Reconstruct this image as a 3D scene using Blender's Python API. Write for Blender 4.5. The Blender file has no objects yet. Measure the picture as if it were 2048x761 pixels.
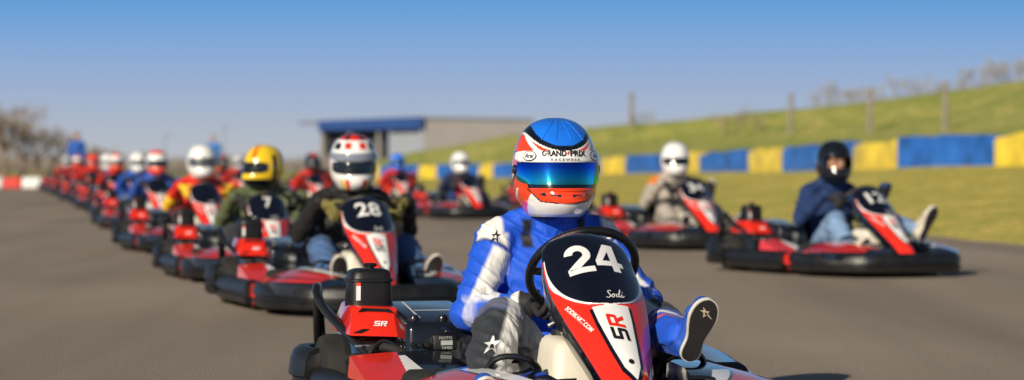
import bpy, bmesh, math, random
import numpy as np
from mathutils import Vector, Matrix, noise
from mathutils.bvhtree import BVHTree
Rd=math.radians
random.seed(4); rng=np.random.default_rng(4)
sc=bpy.context.scene; col=sc.collection

# ------------------------------------------------------------------ materials
def mat(name,c,rough=.5,metal=0.,coat=0.,var=.12,vs=14.,bump=0.,bs=250.,spec=.5,c2=None,vdet=4):
    m=bpy.data.materials.new(name); m.use_nodes=True
    nt=m.node_tree; N=nt.nodes; L=nt.links; b=N['Principled BSDF']
    b.inputs['Roughness'].default_value=rough; b.inputs['Metallic'].default_value=metal
    b.inputs['Coat Weight'].default_value=coat; b.inputs['Specular IOR Level'].default_value=spec
    tc=N.new('ShaderNodeTexCoord')
    nz=N.new('ShaderNodeTexNoise'); nz.inputs['Scale'].default_value=vs; nz.inputs['Detail'].default_value=vdet
    L.new(tc.outputs['Object'],nz.inputs['Vector'])
    rp=N.new('ShaderNodeValToRGB')
    lo=tuple(x*(1-var) for x in c); hi=tuple(min(1,x*(1+var)) for x in (c2 or c))
    rp.color_ramp.elements[0].position=.3; rp.color_ramp.elements[1].position=.7
    rp.color_ramp.elements[0].color=(*lo,1); rp.color_ramp.elements[1].color=(*hi,1)
    L.new(nz.outputs['Fac'],rp.inputs['Fac']); L.new(rp.outputs['Color'],b.inputs['Base Color'])
    mr=N.new('ShaderNodeMapRange'); mr.inputs['To Min'].default_value=max(0,rough-.08); mr.inputs['To Max'].default_value=min(1,rough+.12)
    L.new(nz.outputs['Fac'],mr.inputs['Value']); L.new(mr.outputs['Result'],b.inputs['Roughness'])
    if bump>0:
        n2=N.new('ShaderNodeTexNoise'); n2.inputs['Scale'].default_value=bs; n2.inputs['Detail'].default_value=3
        L.new(tc.outputs['Object'],n2.inputs['Vector'])
        bp=N.new('ShaderNodeBump'); bp.inputs['Strength'].default_value=bump; bp.inputs['Distance'].default_value=.004
        L.new(n2.outputs['Fac'],bp.inputs['Height']); L.new(bp.outputs['Normal'],b.inputs['Normal'])
    return m
M={}
M['black']=mat('black_plastic',(.010,.010,.011),.34,bump=.25,bs=400,var=.35)
M['gloss']=mat('gloss_black',(.007,.008,.012),.09,coat=.8,var=.2)
M['navy']=mat('navy_gloss',(.005,.006,.013),.09,coat=.8,var=.2)
M['red']=mat('red_bodywork',(.76,.026,.010),.12,coat=.9,var=.08)
M['white']=mat('white_bodywork',(.83,.83,.83),.18,coat=.5,var=.05)
M['rubber']=mat('tyre_rubber',(.016,.016,.016),.8,bump=.4,bs=120,var=.3)
M['metal']=mat('bare_metal',(.42,.42,.43),.32,metal=1,var=.2)
M['dmetal']=mat('dark_tube',(.01,.01,.011),.22,coat=.3,var=.2)
M['tank']=mat('tank_plastic',(.72,.68,.58),.45,var=.06,vs=8)
M['grey']=mat('grey_plastic',(.10,.105,.11),.4,var=.15)
M['lcd']=mat('lcd_grey',(.38,.42,.40),.3,var=.05)
M['gold']=mat('gold_print',(.60,.52,.36),.4,var=.1)
M['orange']=mat('orange_paint',(.86,.055,.010),.09,coat=1.,var=.05)
M['hblue']=mat('helmet_blue',(.012,.17,.80),.09,coat=1,var=.12,vs=20)
M['hwhite']=mat('helmet_white',(.83,.83,.83),.09,coat=1.,var=.04)
M['yellow']=mat('helmet_yellow',(.84,.55,.02),.16,coat=.8,var=.06)
M['visordark']=mat('dark_visor',(.008,.008,.010),.08,coat=.6,var=.2)
M['visorgrey']=mat('clear_visor',(.20,.23,.29),.10,coat=.6,var=.1)
M['visorsmoke']=mat('smoke_visor',(.07,.075,.085),.08,coat=.8,var=.1)
M['hgrey']=mat('helmet_grey',(.45,.46,.48),.22,coat=.5,var=.1)
M['gblack']=mat('glove_black',(.016,.016,.018),.7,bump=.3,bs=500)
M['gyellow']=mat('glove_yellow',(.16,.135,.035),.7,bump=.3,bs=500)
M['gbright']=mat('glove_bright_yellow',(.80,.52,.03),.7,bump=.3,bs=500)
M['sblack']=mat('shoe_black',(.016,.016,.018),.6)
M['swhite']=mat('shoe_white',(.66,.64,.58),.5)
M['sbeige']=mat('shoe_beige',(.55,.50,.40),.6)
M['sbrown']=mat('shoe_brown',(.22,.15,.10),.6)
M['sblue']=mat('shoe_blue',(.02,.09,.45),.5)
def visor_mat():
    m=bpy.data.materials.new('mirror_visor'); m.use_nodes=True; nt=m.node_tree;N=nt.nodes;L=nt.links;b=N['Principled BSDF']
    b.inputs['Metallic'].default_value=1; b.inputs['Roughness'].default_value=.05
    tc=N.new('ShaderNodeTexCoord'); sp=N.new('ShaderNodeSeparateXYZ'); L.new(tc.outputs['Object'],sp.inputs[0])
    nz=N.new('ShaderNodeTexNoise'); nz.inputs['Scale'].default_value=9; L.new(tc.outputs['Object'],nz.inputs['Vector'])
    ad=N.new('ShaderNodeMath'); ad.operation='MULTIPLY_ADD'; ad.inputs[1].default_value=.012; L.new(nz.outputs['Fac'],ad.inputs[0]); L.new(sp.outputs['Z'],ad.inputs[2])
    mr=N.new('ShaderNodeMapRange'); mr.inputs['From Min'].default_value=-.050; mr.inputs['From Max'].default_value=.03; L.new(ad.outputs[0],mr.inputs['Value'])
    rp=N.new('ShaderNodeValToRGB'); e=rp.color_ramp.elements; e[0].position=0; e[0].color=(.10,.75,.55,1); e[1].position=1; e[1].color=(.01,.03,.25,1)  # coating tint by height, with the sky and ground reflection painted in
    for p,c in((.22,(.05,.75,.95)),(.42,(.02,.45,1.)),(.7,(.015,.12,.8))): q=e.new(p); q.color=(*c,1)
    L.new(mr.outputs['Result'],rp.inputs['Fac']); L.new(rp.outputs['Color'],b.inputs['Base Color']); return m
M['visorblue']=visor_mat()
def suit_material():
    m=bpy.data.materials.new('suit_fabric'); m.use_nodes=True
    nt=m.node_tree;N=nt.nodes;L=nt.links;b=N['Principled BSDF']
    b.inputs['Roughness'].default_value=.62; b.inputs['Sheen Weight'].default_value=.04
    b.inputs['Specular IOR Level'].default_value=.28
    at=N.new('ShaderNodeAttribute'); at.attribute_name='Col'
    tc=N.new('ShaderNodeTexCoord'); nz=N.new('ShaderNodeTexNoise'); nz.inputs['Scale'].default_value=30; nz.inputs['Detail'].default_value=5
    L.new(tc.outputs['Object'],nz.inputs['Vector'])
    mr=N.new('ShaderNodeMapRange'); mr.inputs['To Min'].default_value=.88; mr.inputs['To Max'].default_value=1.08
    L.new(nz.outputs['Fac'],mr.inputs['Value'])
    mx=N.new('ShaderNodeMixRGB'); mx.blend_type='MULTIPLY'; mx.inputs[0].default_value=1
    L.new(at.outputs['Color'],mx.inputs[1]); L.new(mr.outputs['Result'],mx.inputs[2]); L.new(mx.outputs[0],b.inputs['Base Color'])
    mp=N.new('ShaderNodeMapping'); mp.inputs['Scale'].default_value=(1,1,.45); mp.inputs['Rotation'].default_value=(.5,.6,.2); L.new(tc.outputs['Object'],mp.inputs['Vector'])
    n2=N.new('ShaderNodeTexNoise'); n2.inputs['Scale'].default_value=16; n2.inputs['Detail'].default_value=2; n2.inputs['Distortion'].default_value=.9
    L.new(mp.outputs['Vector'],n2.inputs['Vector'])
    bp=N.new('ShaderNodeBump'); bp.inputs['Strength'].default_value=.8; bp.inputs['Distance'].default_value=.018
    L.new(n2.outputs['Fac'],bp.inputs['Height']); L.new(bp.outputs['Normal'],b.inputs['Normal'])
    return m
M['suit']=suit_material()

# ------------------------------------------------------------------ helpers
def tag(o,label=None,cat=None,group=None,kind=None):
    if label: o['label']=label
    if cat: o['category']=cat
    if group: o['group']=group
    if kind: o['kind']=kind
    return o
def thing(name,label,cat,loc=(0,0,0),rz=0,group=None,scale=1):
    o=bpy.data.objects.new(name,None); o.empty_display_size=.1; col.objects.link(o)
    o.location=loc; o.rotation_euler=(0,0,rz); o.scale=(scale,)*3
    return tag(o,label,cat,group)
def cr(pts,n):
    P=np.array(pts,float); k=len(P); out=[]
    for t in np.linspace(0,k-1,n):
        i=min(int(t),k-2); f=t-i
        p0=P[max(i-1,0)];p1=P[i];p2=P[i+1];p3=P[min(i+2,k-1)]
        out.append(.5*((2*p1)+(p2-p0)*f+(2*p0-5*p1+4*p2-p3)*f*f+(3*p1-p0-3*p2+p3)*f**3))
    return np.array(out)
def finish(me,mats,smooth=35,bevel=0,seg=2,recalc=True):
    for m in mats: me.materials.append(m)
    bm=bmesh.new(); bm.from_mesh(me)
    if recalc: bmesh.ops.recalc_face_normals(bm,faces=bm.faces)
    if bevel:
        es=[e for e in bm.edges if len(e.link_faces)==2 and e.calc_face_angle(0)>Rd(25)]
        bmesh.ops.bevel(bm,geom=es,offset=bevel,segments=seg,affect='EDGES',profile=.5,clamp_overlap=True)
    bm.to_mesh(me); bm.free()
    if smooth: 
        me.shade_smooth(); me.set_sharp_from_angle(angle=Rd(smooth))
    return me
def link(name,me,parent=None):
    o=bpy.data.objects.new(name,me); col.objects.link(o)
    if parent: o.parent=parent
    return o
class MB:
    def __init__(s): s.v=[];s.f=[];s.m=[]
    def add(s,vs,fs,mi=0):
        o=len(s.v); s.v+=[tuple(map(float,v)) for v in vs]; s.f+=[tuple(i+o for i in f) for f in fs]
        s.m+=[mi]*len(fs) if isinstance(mi,int) else list(mi)
    def grid(s,rows,mi=0,closed=False):
        n=len(rows[0]); vs=[p for r in rows for p in r]; fs=[]
        for i in range(len(rows)-1):
            for j in range(n if closed else n-1):
                k=(j+1)%n; fs.append((i*n+j,i*n+k,(i+1)*n+k,(i+1)*n+j))
        s.add(vs,fs,mi)
    def loft(s,secs,mi=0,caps=True):
        n=len(secs[0]); vs=[p for r in secs for p in r]; fs=[]
        for i in range(len(secs)-1):
            for j in range(n):
                k=(j+1)%n; fs.append((i*n+j,i*n+k,(i+1)*n+k,(i+1)*n+j))
        if caps: fs.append(tuple(range(n))[::-1]); fs.append(tuple(range((len(secs)-1)*n,len(secs)*n)))
        s.add(vs,fs,mi)
    def box(s,c,d,mi=0,rot=None):
        x,y,z=[k/2 for k in d]; vs=[Vector(p) for p in [(-x,-y,-z),(x,-y,-z),(x,y,-z),(-x,y,-z),(-x,-y,z),(x,-y,z),(x,y,z),(-x,y,z)]]
        if rot: vs=[rot@v for v in vs]
        vs=[v+Vector(c) for v in vs]
        s.add(vs,[(0,3,2,1),(4,5,6,7),(0,1,5,4),(1,2,6,5),(2,3,7,6),(3,0,4,7)],mi)
    def hexa(s,b,t,mi=0):
        s.add(list(b)+list(t),[(0,3,2,1),(4,5,6,7),(0,1,5,4),(1,2,6,5),(2,3,7,6),(3,0,4,7)],mi)
    def tube(s,pts,r,n=8,mi=0,closed=False):
        P=[Vector(p) for p in pts]; k=len(P); rr=r if hasattr(r,'__len__') else [r]*k
        secs=[]; up=None
        for i in range(k):
            if closed: t=(P[(i+1)%k]-P[i-1])
            else: t=P[min(i+1,k-1)]-P[max(i-1,0)]
            t.normalize()
            if up is None:
                up=Vector((0,0,1)) if abs(t.z)<.9 else Vector((1,0,0))
            up=(up-t*up.dot(t)).normalized(); sd=t.cross(up)
            secs.append([P[i]+(up*math.cos(a)+sd*math.sin(a))*rr[i] for a in [2*math.pi*j/n for j in range(n)]])
        if closed: secs.append(secs[0]); s.loft(secs,mi,False)
        else: s.loft(secs,mi,True)
    def lathe(s,prof,o,ax,n=28,mi=0):
        ax=Vector(ax).normalized(); u=ax.orthogonal().normalized(); w=ax.cross(u); o=Vector(o)
        rows=[[o+ax*h+(u*math.cos(a)+w*math.sin(a))*r for a in [2*math.pi*j/n for j in range(n)]] for r,h in prof]
        s.loft(rows,mi,True)
    def shift(s,dx):
        s.v=[(x+dx,y,z) for x,y,z in s.v]; return s
    def build(s,name,mats,parent=None,smooth=35,bevel=0,seg=2):
        me=bpy.data.meshes.new(name); me.from_pydata(s.v,[],s.f)
        me.polygons.foreach_set('material_index',s.m); me.update()
        finish(me,mats,smooth,bevel,seg); return link(name,me,parent)
def copy_tree(o,parent=None):
    c=o.copy(); col.objects.link(c)
    if parent: c.parent=parent
    for ch in list(o.children): copy_tree(ch,c)
    return c
def text_mesh(s,w,h,bold=0.,shear=0.,space=1.):
    c=bpy.data.curves.new('t','FONT'); c.body=s; c.size=1; c.offset=bold; c.shear=shear; c.space_character=space; c.resolution_u=3
    o=bpy.data.objects.new('t',c); col.objects.link(o)
    dg=bpy.context.evaluated_depsgraph_get(); dg.update()
    me=bpy.data.meshes.new_from_object(o.evaluated_get(dg)); bpy.data.objects.remove(o)
    co=np.array([v.co[:] for v in me.vertices]); mn=co.min(0); mx=co.max(0)
    sy=h/(mx[1]-mn[1]); sx=(w/(mx[0]-mn[0])) if w else sy
    for v in me.vertices:
        v.co=((v.co.x-(mn[0]+mx[0])/2)*sx,(v.co.y-(mn[1]+mx[1])/2)*sy,0)
    me.materials.clear()
    return me
def poly_mesh(loops):
    me=bpy.data.meshes.new('p'); v=[];f=[]
    for lp in loops:
        f.append(tuple(range(len(v),len(v)+len(lp)))); v+=[(x,y,0) for x,y in lp]
    me.from_pydata(v,[],f); return me
def stroke_mesh(lines,wd):
    loops=[]
    for pts in lines:
        P=cr(pts,len(pts)*5) if len(pts)>2 else np.array(pts,float)
        L_=[];R_=[]
        for i in range(len(P)):
            t=P[min(i+1,len(P)-1)]-P[max(i-1,0)]; t=t/(np.linalg.norm(t)+1e-9); n=np.array([-t[1],t[0]])*wd*(.65+.35*abs(t[1]))
            L_.append(P[i]+n); R_.append(P[i]-n)
        for i in range(len(P)-1): loops.append([tuple(L_[i]),tuple(L_[i+1]),tuple(R_[i+1]),tuple(R_[i])])
    return poly_mesh(loops)
# drawn letter shapes (unit boxes, butt-jointed pieces)
def glyph_2():
    out=[];inn=[]
    for t in np.linspace(Rd(172),Rd(-38),22):
        out.append((.37+.35*math.cos(t),.665+.335*math.sin(t))); inn.append((.37+.135*math.cos(t),.665+.135*math.sin(t)))
    L=[[out[i],out[i+1],inn[i+1],inn[i]] for i in range(21)]
    L.append([out[-1],(.34,.19),(.0,.19),inn[-1]])
    L.append([(.0,.0),(.72,.0),(.72,.19),(.34,.19),(.0,.19)])
    return L,.74
def glyph_4():
    return [[(.43,0),(.65,0),(.65,1),(.43,1)],[(.0,.20),(.43,.20),(.43,.38),(.20,.38),(.0,.38)],[(.65,.20),(.78,.20),(.78,.38),(.65,.38)],[(.0,.38),(.20,.38),(.43,.74),(.43,1.0),(.36,1.0)]],.78
def glyph_S():
    return [[(.0,.0),(.92,.0),(1,.08),(1,.20),(.0,.20)],[(.74,.20),(1,.20),(1,.40),(.74,.40)],[(.0,.48),(.08,.40),(1,.40),(1,.52),(.92,.60),(.0,.60)],[(.0,.60),(.26,.60),(.26,.80),(.0,.80)],[(.0,.80),(1,.80),(1,1),(.08,1),(.0,.92)]],1.
def glyph_R():
    return [[(.0,.0),(.26,.0),(.26,1),(.0,1)],[(.26,.80),(1,.80),(1,.92),(.92,1),(.26,1)],[(.74,.58),(1,.58),(1,.80),(.74,.80)],[(.26,.40),(.92,.40),(1,.48),(1,.58),(.26,.58)],[(.40,.40),(.70,.40),(1.02,.0),(.70,.0)]],1.
def glyph_mesh(g,w,h,shear=0.,x0=0.):
    L,_=g; return poly_mesh([[(x0+(x-.5)*w+shear*(y-.5)*h,(y-.5)*h) for x,y in lp] for lp in L])
def star_logo(r,shear=.25):
    """slanted angular emblem: a narrow star whose long lower legs are sliced"""
    o=[(0,1.1),(.20,.38),(.85,.40),(.34,-.02),(.78,-1.15),(.10,-.42),(-.70,-1.0),(-.32,-.05),(-.85,.36),(-.22,.38)]
    o=[((x*.78+shear*y)*r,y*r) for x,y in o]
    cut=[(-.12,.10),(.14,.12),(.30,-.46),(.06,-.30),(-.22,-.48)]
    cut=[((x*.78+shear*y)*r,y*r) for x,y in cut]
    return o,cut
def wrap(me,fn,name,m,parent,step=.012):
    bm=bmesh.new(); bm.from_mesh(me)
    bmesh.ops.triangulate(bm,faces=bm.faces)
    xs=[v.co.x for v in bm.verts]; ys=[v.co.y for v in bm.verts]
    for k,(lo,hi) in enumerate(((min(xs),max(xs)),(min(ys),max(ys)))):
        n=int((hi-lo)/step)
        for i in range(1,n+1):
            p=[0,0,0]; p[k]=lo+i*step; nn=[0,0,0]; nn[k]=1
            bmesh.ops.bisect_plane(bm,geom=bm.verts[:]+bm.edges[:]+bm.faces[:],plane_co=p,plane_no=nn)
    bad=[]
    for v in bm.verts:
        q=fn(v.co.x,v.co.y)
        if q is None: bad.append(v)
        else: v.co=q
    if bad: bmesh.ops.delete(bm,geom=bad,context='VERTS')
    bmesh.ops.remove_doubles(bm,verts=bm.verts,dist=1e-5)
    for f in bm.faces: f.smooth=True
    out=bpy.data.meshes.new(name); bm.to_mesh(out); bm.free()
    out.materials.append(m); return link(name,out,parent)

# ------------------------------------------------------------------ blobs (one continuous surface from tapered volumes)
_b=bmesh.new(); bmesh.ops.create_icosphere(_b,subdivisions=3,radius=1); _b.verts.ensure_lookup_table()
ICV=[v.co.copy() for v in _b.verts]; ICF=[tuple(v.index for v in f.verts) for f in _b.faces]; _b.free()
def blob(prims,voxel,smooth=6):
    mb=MB()
    for p in prims:
        if p[0]=='ell':
            c=Vector(p[1]); r=p[2]; q=p[3] if len(p)>3 else Matrix.Identity(3)
            mb.add([c+q@Vector((v.x*r[0],v.y*r[1],v.z*r[2])) for v in ICV],ICF)
        else:
            a,ra,b,rb=Vector(p[1]),p[2],Vector(p[3]),p[4]
            for c,r in ((a,ra),(b,rb)): mb.add([c+v*r for v in ICV],ICF)
            mb.tube([a,b],[ra*.99,rb*.99],20)
    me=bpy.data.meshes.new('b'); me.from_pydata(mb.v,[],mb.f); me.update()
    bm=bmesh.new(); bm.from_mesh(me); bmesh.ops.recalc_face_normals(bm,faces=bm.faces); bm.to_mesh(me); bm.free()
    o=link('b',me); r=o.modifiers.new('r','REMESH'); r.mode='VOXEL'; r.voxel_size=voxel
    s=o.modifiers.new('s','SMOOTH'); s.iterations=smooth; s.factor=.5
    dg=bpy.context.evaluated_depsgraph_get(); dg.update()
    out=bpy.data.meshes.new_from_object(o.evaluated_get(dg)); bpy.data.objects.remove(o)
    out.materials.clear(); out.shade_smooth(); return out

# ================================================================== KART
# local frame: driver faces -y, +x is the driver's left, origin on the ground at the kart's centre line beside the seat
DX=.09     # the seat sits left of the centre line, the engine right of it
FP=cr([(-.50,.580),(-.53,.602),(-.585,.595),(-.66,.545),(-.74,.485),(-.83,.415),(-.93,.335),(-1.03,.255),(-1.12,.175),(-1.18,.12)],400)
FW=cr([(.078,),(.100,),(.122,),(.135,),(.136,),(.121,),(.095,),(.072,),(.059,),(.054,)],400)[:,0]
FS=np.concatenate([[0],np.cumsum(np.linalg.norm(np.diff(FP,axis=0),axis=1))]); FL=FS[-1]
DB=cr([(0,.074),(.05,.097),(.10,.117),(.15,.127),(.20,.130),(.25,.127),(.30,.114),(.34,.092),(.37,.063),(.384,.034),(.390,.001)],80)
def dome_hw(b): return float(np.interp(b,DB[:,0],DB[:,1])) if b<.39 else -1.
def fw(b): return float(np.interp(b,FS,FW))
def fair(a,b,off=0.):
    b=min(max(b,0),FL); y=np.interp(b,FS,FP[:,0]); z=np.interp(b,FS,FP[:,1]); w=np.interp(b,FS,FW)
    b0,b1=max(b-.02,0),min(b+.02,FL)
    ty=np.interp(b1,FS,FP[:,0])-np.interp(b0,FS,FP[:,0]); tz=np.interp(b1,FS,FP[:,1])-np.interp(b0,FS,FP[:,1])
    l=math.hypot(ty,tz); ty/=l;tz/=l
    ny,nz=tz,-ty
    if ny>0 and b>.1: ny,nz=-ny,-nz
    u=a/w; sag=.040*abs(u)**2.2*(.6+.8*min(b/.2,1))
    q=min(max((dome_hw(b)-abs(a)+.014)/.020,0),1); sag-=.006*q*q*(3-2*q)
    return Vector((a,y+ny*(off-sag),z+nz*(off-sag)))
def sym(bs,f): 
    r=[(f(b),b) for b in bs]; return r+[(-a,b) for a,b in r[::-1]]
def deck_mesh(sx,name,parent,y0,y1,low=False):
    nu,nv=120,120; rows=[];mi=[]
    for j in range(nv+1):
        t=j/nv; y=y0+(y1-y0)*t; row=[]
        hz=(.150+.075*t) if low else .205+.060*min(1,(y+.42)/.30)
        for i in range(nu+1):
            s=i/nu; x=(.26 if low else .32)+.31*s; z=hz+(.02*(1-s)-.02*s*s+.03*s*t if low else .05*(1-s)-.055*s*s)
            if i==nu: z-=.06; x+=.004
            if i==0: z-=.05
            if j in(0,nv): z-=.05
            row.append((sx*x,y,z))
        rows.append(row)
    for j in range(nv):
        for i in range(nu):
            s=i/nu;t=j/nv;k=0
            if low:
                if s>.62-.10*t: k=1
                elif s>.40-.02*t-.18*(1-t)+.1: k=2 if t<.9 else 0
            else:
                if s>.86+.06*t: k=0
                elif s>.34+.22*t: k=1
                elif s>.10+.22*t: k=2
                if t>.93 or t<.03: k=0
            mi.append(k)
    mb=MB(); mb.grid(rows,0); mb.m=mi
    return mb.build(name,[M['gloss'],M['red'],M['white']],parent,smooth=50)
def nose_mesh(sx,name,parent):
    n1,n2=101,121
    inn=cr([(.22,-.66,.252),(.20,-.88,.240),(.15,-1.10,.195)],n1); out=cr([(.548,-.50,.178),(.580,-.70,.172),(.545,-.91,.168),(.37,-1.13,.164)],n1)
    rows=[];mi=[]
    for j in range(n1):
        row=[]
        for i in range(n2):
            s=i/(n2-1); p=inn[j]*(1-s)+out[j]*s; z=p[2]+.020*math.sin(math.pi*s)
            if i in(0,n2-1) or j in(0,n1-1): z-=.05
            row.append((sx*p[0],p[1],z))
        rows.append(row)
    for j in range(n1-1):
        for i in range(n2-1):
            s=i/(n2-1);t=j/(n1-1);k=0
            q=s+.25*(t-.5)
            if .40<q<.74 and .10<t<.88: k=1
            elif .22<q<=.37 and .10<t<.88: k=2
            elif .80<q<.94 and .2<t<.9: k=1
            mi.append(k)
    mb=MB(); mb.grid(rows,0); mb.m=mi
    return mb.build(name,[M['gloss'],M['red'],M['white']],parent,smooth=50)
BPROF=[(-.065,.05),(-.015,.045),(.0,.060),(.004,.090),(-.010,.098),(-.010,.112),(.003,.120),(-.004,.165),(-.014,.186),(-.035,.198),(-.065,.196)]
def bumper(pts,name,parent,n=60,top=1.):
    P=cr(pts,n); secs=[]
    for i in range(n):
        t=P[min(i+1,n-1)]-P[max(i-1,0)]; t/=np.linalg.norm(t); nn=np.array([t[1],-t[0]])
        if np.dot(nn,P[i]-np.array([0,-.2]))<0: nn=-nn
        secs.append([(P[i][0]+nn[0]*o,P[i][1]+nn[1]*o,z*top) for o,z in BPROF])
    mb=MB(); mb.loft(secs,0,True)
    return mb.build(name,[M['black']],parent,smooth=40)
WC=Vector((.065,-.36,.498)); WA=Rd(42)
WN=Vector((0,math.cos(WA),math.sin(WA))); WU=Vector((0,-math.sin(WA),math.cos(WA))); WX=Vector((1,0,0)); WR=.160
def wheel_pt(beta,r=WR): return WC+(WX*math.sin(beta)+WU*math.cos(beta))*r
EX=.11     # engine group offset
def rrect(cx,cy,hx,hy,z,n=32,e=4.):
    o=[]
    for j in range(n):
        a=2*math.pi*j/n; c,s=math.cos(a),math.sin(a)
        o.append((cx+hx*math.copysign(abs(c)**(2/e),c),cy+hy*math.copysign(abs(s)**(2/e),s),z))
    return o
def make_kart():
    k=thing('racing_kart','','go-kart')
    mb=MB(); mb.box((0,-.25,.04),(.60,1.5,.012)); mb.build('floor_pan',[M['black']],k,bevel=.003)
    mb=MB()
    for sx in(-1,1):
        mb.tube(cr([(sx*.16,-1.10,.07),(sx*.30,-.95,.07),(sx*.32,-.3,.07),(sx*.33,.55,.09)],14),.016)
        mb.tube([(sx*.32,-.25,.07),(sx*.58,-.25,.10)],.012); mb.tube([(sx*.32,.2,.07),(sx*.58,.2,.10)],.012)
    mb.tube([(-.54,.42,.14),(.54,.42,.14)],.02); mb.tube([(-.45,-.5,.12),(.45,-.5,.12)],.014); mb.tube([(-.16,-1.10,.07),(.16,-1.10,.07)],.016)
    mb.build('chassis_frame',[M['dmetal']],k)
    bumper([(-.615,.40),(-.635,.54),(-.57,.68),(-.28,.735),(.28,.735),(.57,.68),(.635,.54),(.615,.40)],'rear_bumper',k,90,1.14)
    for sx in(-1,1):
        bumper([(sx*.605,.385),(sx*.615,.1),(sx*.605,-.38)],'side_bumper',k,30,.92 if sx>0 else .86)
    bumper([(-.57,-.43),(-.60,-.60),(-.59,-.80),(-.51,-.96),(-.36,-1.13),(0,-1.21),(.36,-1.13),(.51,-.96),(.59,-.80),(.60,-.60),(.57,-.43)],'front_bumper',k,90,.86)
    deck_mesh(1,'side_pod',k,-.42,.42); deck_mesh(-1,'side_pod',k,-.44,-.045,True)
    nose_mesh(1,'nose_panel',k); nose_mesh(-1,'nose_panel',k)
    # fairing
    nu,nv=80,200; rows=[];mi=[]
    for j in range(nv+1):
        b=FL*j/nv; w=fw(b); row=[fair(-w,b,-.07)+Vector((.02,.03,0))]
        row+=[fair(w*(-1+2*i/nu),b) for i in range(nu+1)]+[fair(w,b,-.07)+Vector((-.02,.03,0))]
        rows.append(row)
    for j in range(nv):
        b=FL*(j+.5)/nv; mi.append(0)
        mi+=[0 if b<.15 else 1]*nu; mi.append(0)
    mb=MB(); mb.grid(rows,0); mb.m=mi
    fa=mb.build('front_fairing',[M['navy'],M['red']],k,smooth=60)
    on=lambda off:(lambda x,y:fair(x,y,off))
    def under(b):
        d=dome_hw(b)+.005 if b<.39 else max(.001,.03*(.402-b)/.012)
        wd=fw(b)-.003
        if b<.24: return wd
        t=min(1,(b-.24)/.06); return wd*(1-t)+min(wd,d)*t
    wrap(poly_mesh([sym(list(np.linspace(.15,.401,60)),under)]),on(.0012),'plate_border',M['white'],fa,.008)
    wrap(poly_mesh([sym(list(np.linspace(.008,.3899,70)),lambda b:min(dome_hw(b),fw(b)-.002))]),on(.0026),'number_plate',M['navy'],fa,.008)
    ws=lambda b:float(np.interp(b,[.37,.45,.56,.64,.690],[.054,.048,.034,.022,.001]))
    wrap(poly_mesh([sym(list(np.linspace(.396,.706,40)),lambda b:ws(b-.010)+.008)]),on(.0010),'stripe_border',M['navy'],fa,.008)
    wrap(poly_mesh([sym(list(np.linspace(.390,.690,40)),ws)]),on(.0022),'centre_stripe',M['white'],fa,.008)
    def fm(a0,b0,rot,off=.0036):
        c,s=math.cos(rot),math.sin(rot)
        return lambda x,y: fair(a0+x*c-y*s,b0-(x*s+y*c),off)
    K=.029
    scr=[[(.55,.85),(.35,1.0),(.1,.85),(.3,.5),(.45,.2),(.15,-.02),(-.15,.12)],[(.85,.45),(.65,.3),(.7,.03),(.95,.05),(1.0,.35),(.85,.48),(1.15,.4)],[(1.6,.42),(1.35,.40),(1.3,.08),(1.55,.08),(1.75,.5),(1.9,1.15),(1.68,.35),(1.78,.02),(1.95,.12)],[(2.12,.45),(2.05,.1),(2.2,.02),(2.5,.25)],[(2.2,.72),(2.24,.82)]]
    scr=[[((x-1.15)*K*.72+.25*(y-.5)*K,(y-.5)*K) for x,y in l] for l in scr]
    wrap(stroke_mesh(scr,.0014),fm(.022,.352,Rd(4),.0042),'script_lettering',M['white'],fa,.02)
    wrap(glyph_mesh(glyph_S(),.048,.046,.30),fm(-.002,.484+.0255,Rd(90)),'logo_letter',M['black'],fa,.008)
    wrap(glyph_mesh(glyph_R(),.048,.046,.30),fm(-.002,.484-.0275,Rd(90)),'logo_letter',M['red'],fa,.008)
    wrap(text_mesh('SODIKART.COM',.125,.0110,.03),fm(-.090,.412,Rd(-70),.0016),'side_lettering',M['white'],fa)
    wrap(glyph_mesh(glyph_S(),.022,.018,.3),fm(-.028,.030,0,.004),'top_logo',M['white'],fa)
    wrap(glyph_mesh(glyph_R(),.022,.018,.3),fm(-.002,.030,0,.004),'top_logo',M['red'],fa)
    wrap(poly_mesh([[(.008*math.cos(t),.010*math.sin(t)) for t in np.linspace(0,2*math.pi,15)[:-1]]]),fm(0,.622,0),'fixing_bolt',M['black'],fa)
    # steering
    mb=MB(); mb.tube([wheel_pt(2*math.pi*i/56) for i in range(56)],.0132,12,closed=True)
    st=mb.build('steering_wheel',[M['black']],k)
    for b in(90,-90,180):
        mb=MB(); mb.tube([WC-WN*.02,wheel_pt(Rd(b))],[.016,.011],8); mb.build('spoke',[M['dmetal']],st)
    mb=MB(); mb.lathe([(.0,.012),(.04,.01),(.045,-.01),(.04,-.03),(0,-.032)],WC,WN,20); mb.build('hub',[M['black']],st)
    mb=MB(); mb.tube([WC-WN*.02,(.02,-.80,.12)],.011); mb.build('steering_column',[M['metal']],k)
    mb=MB(); mb.box((-.05,-.595,.37),(.10,.05,.012)); mb.box((-.085,-.605,.39),(.012,.04,.06)); mb.tube([(-.11,-.59,.35),(.06,-.59,.43)],.008); mb.tube([(-.065,-.61,.33),(-.065,-.61,.42)],.012,12)
    mb.build('column_bracket',[M['metal']],k,bevel=.002)
    # tank
    mb=MB(); mb.hexa([(-.165,-.80,.06),(.06,-.80,.06),(.06,-.54,.06),(-.165,-.54,.06)],[(-.130,-.74,.318),(.03,-.74,.318),(.03,-.56,.330),(-.130,-.56,.330)])
    tk=mb.build('fuel_tank',[M['tank']],k,bevel=.03,seg=3)
    mb=MB(); mb.lathe([(0,0),(.026,0),(.026,.016),(.0,.018)],(-.080,-.61,.325),(0,0,1),18); mb.build('filler_cap',[M['black']],tk)
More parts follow.
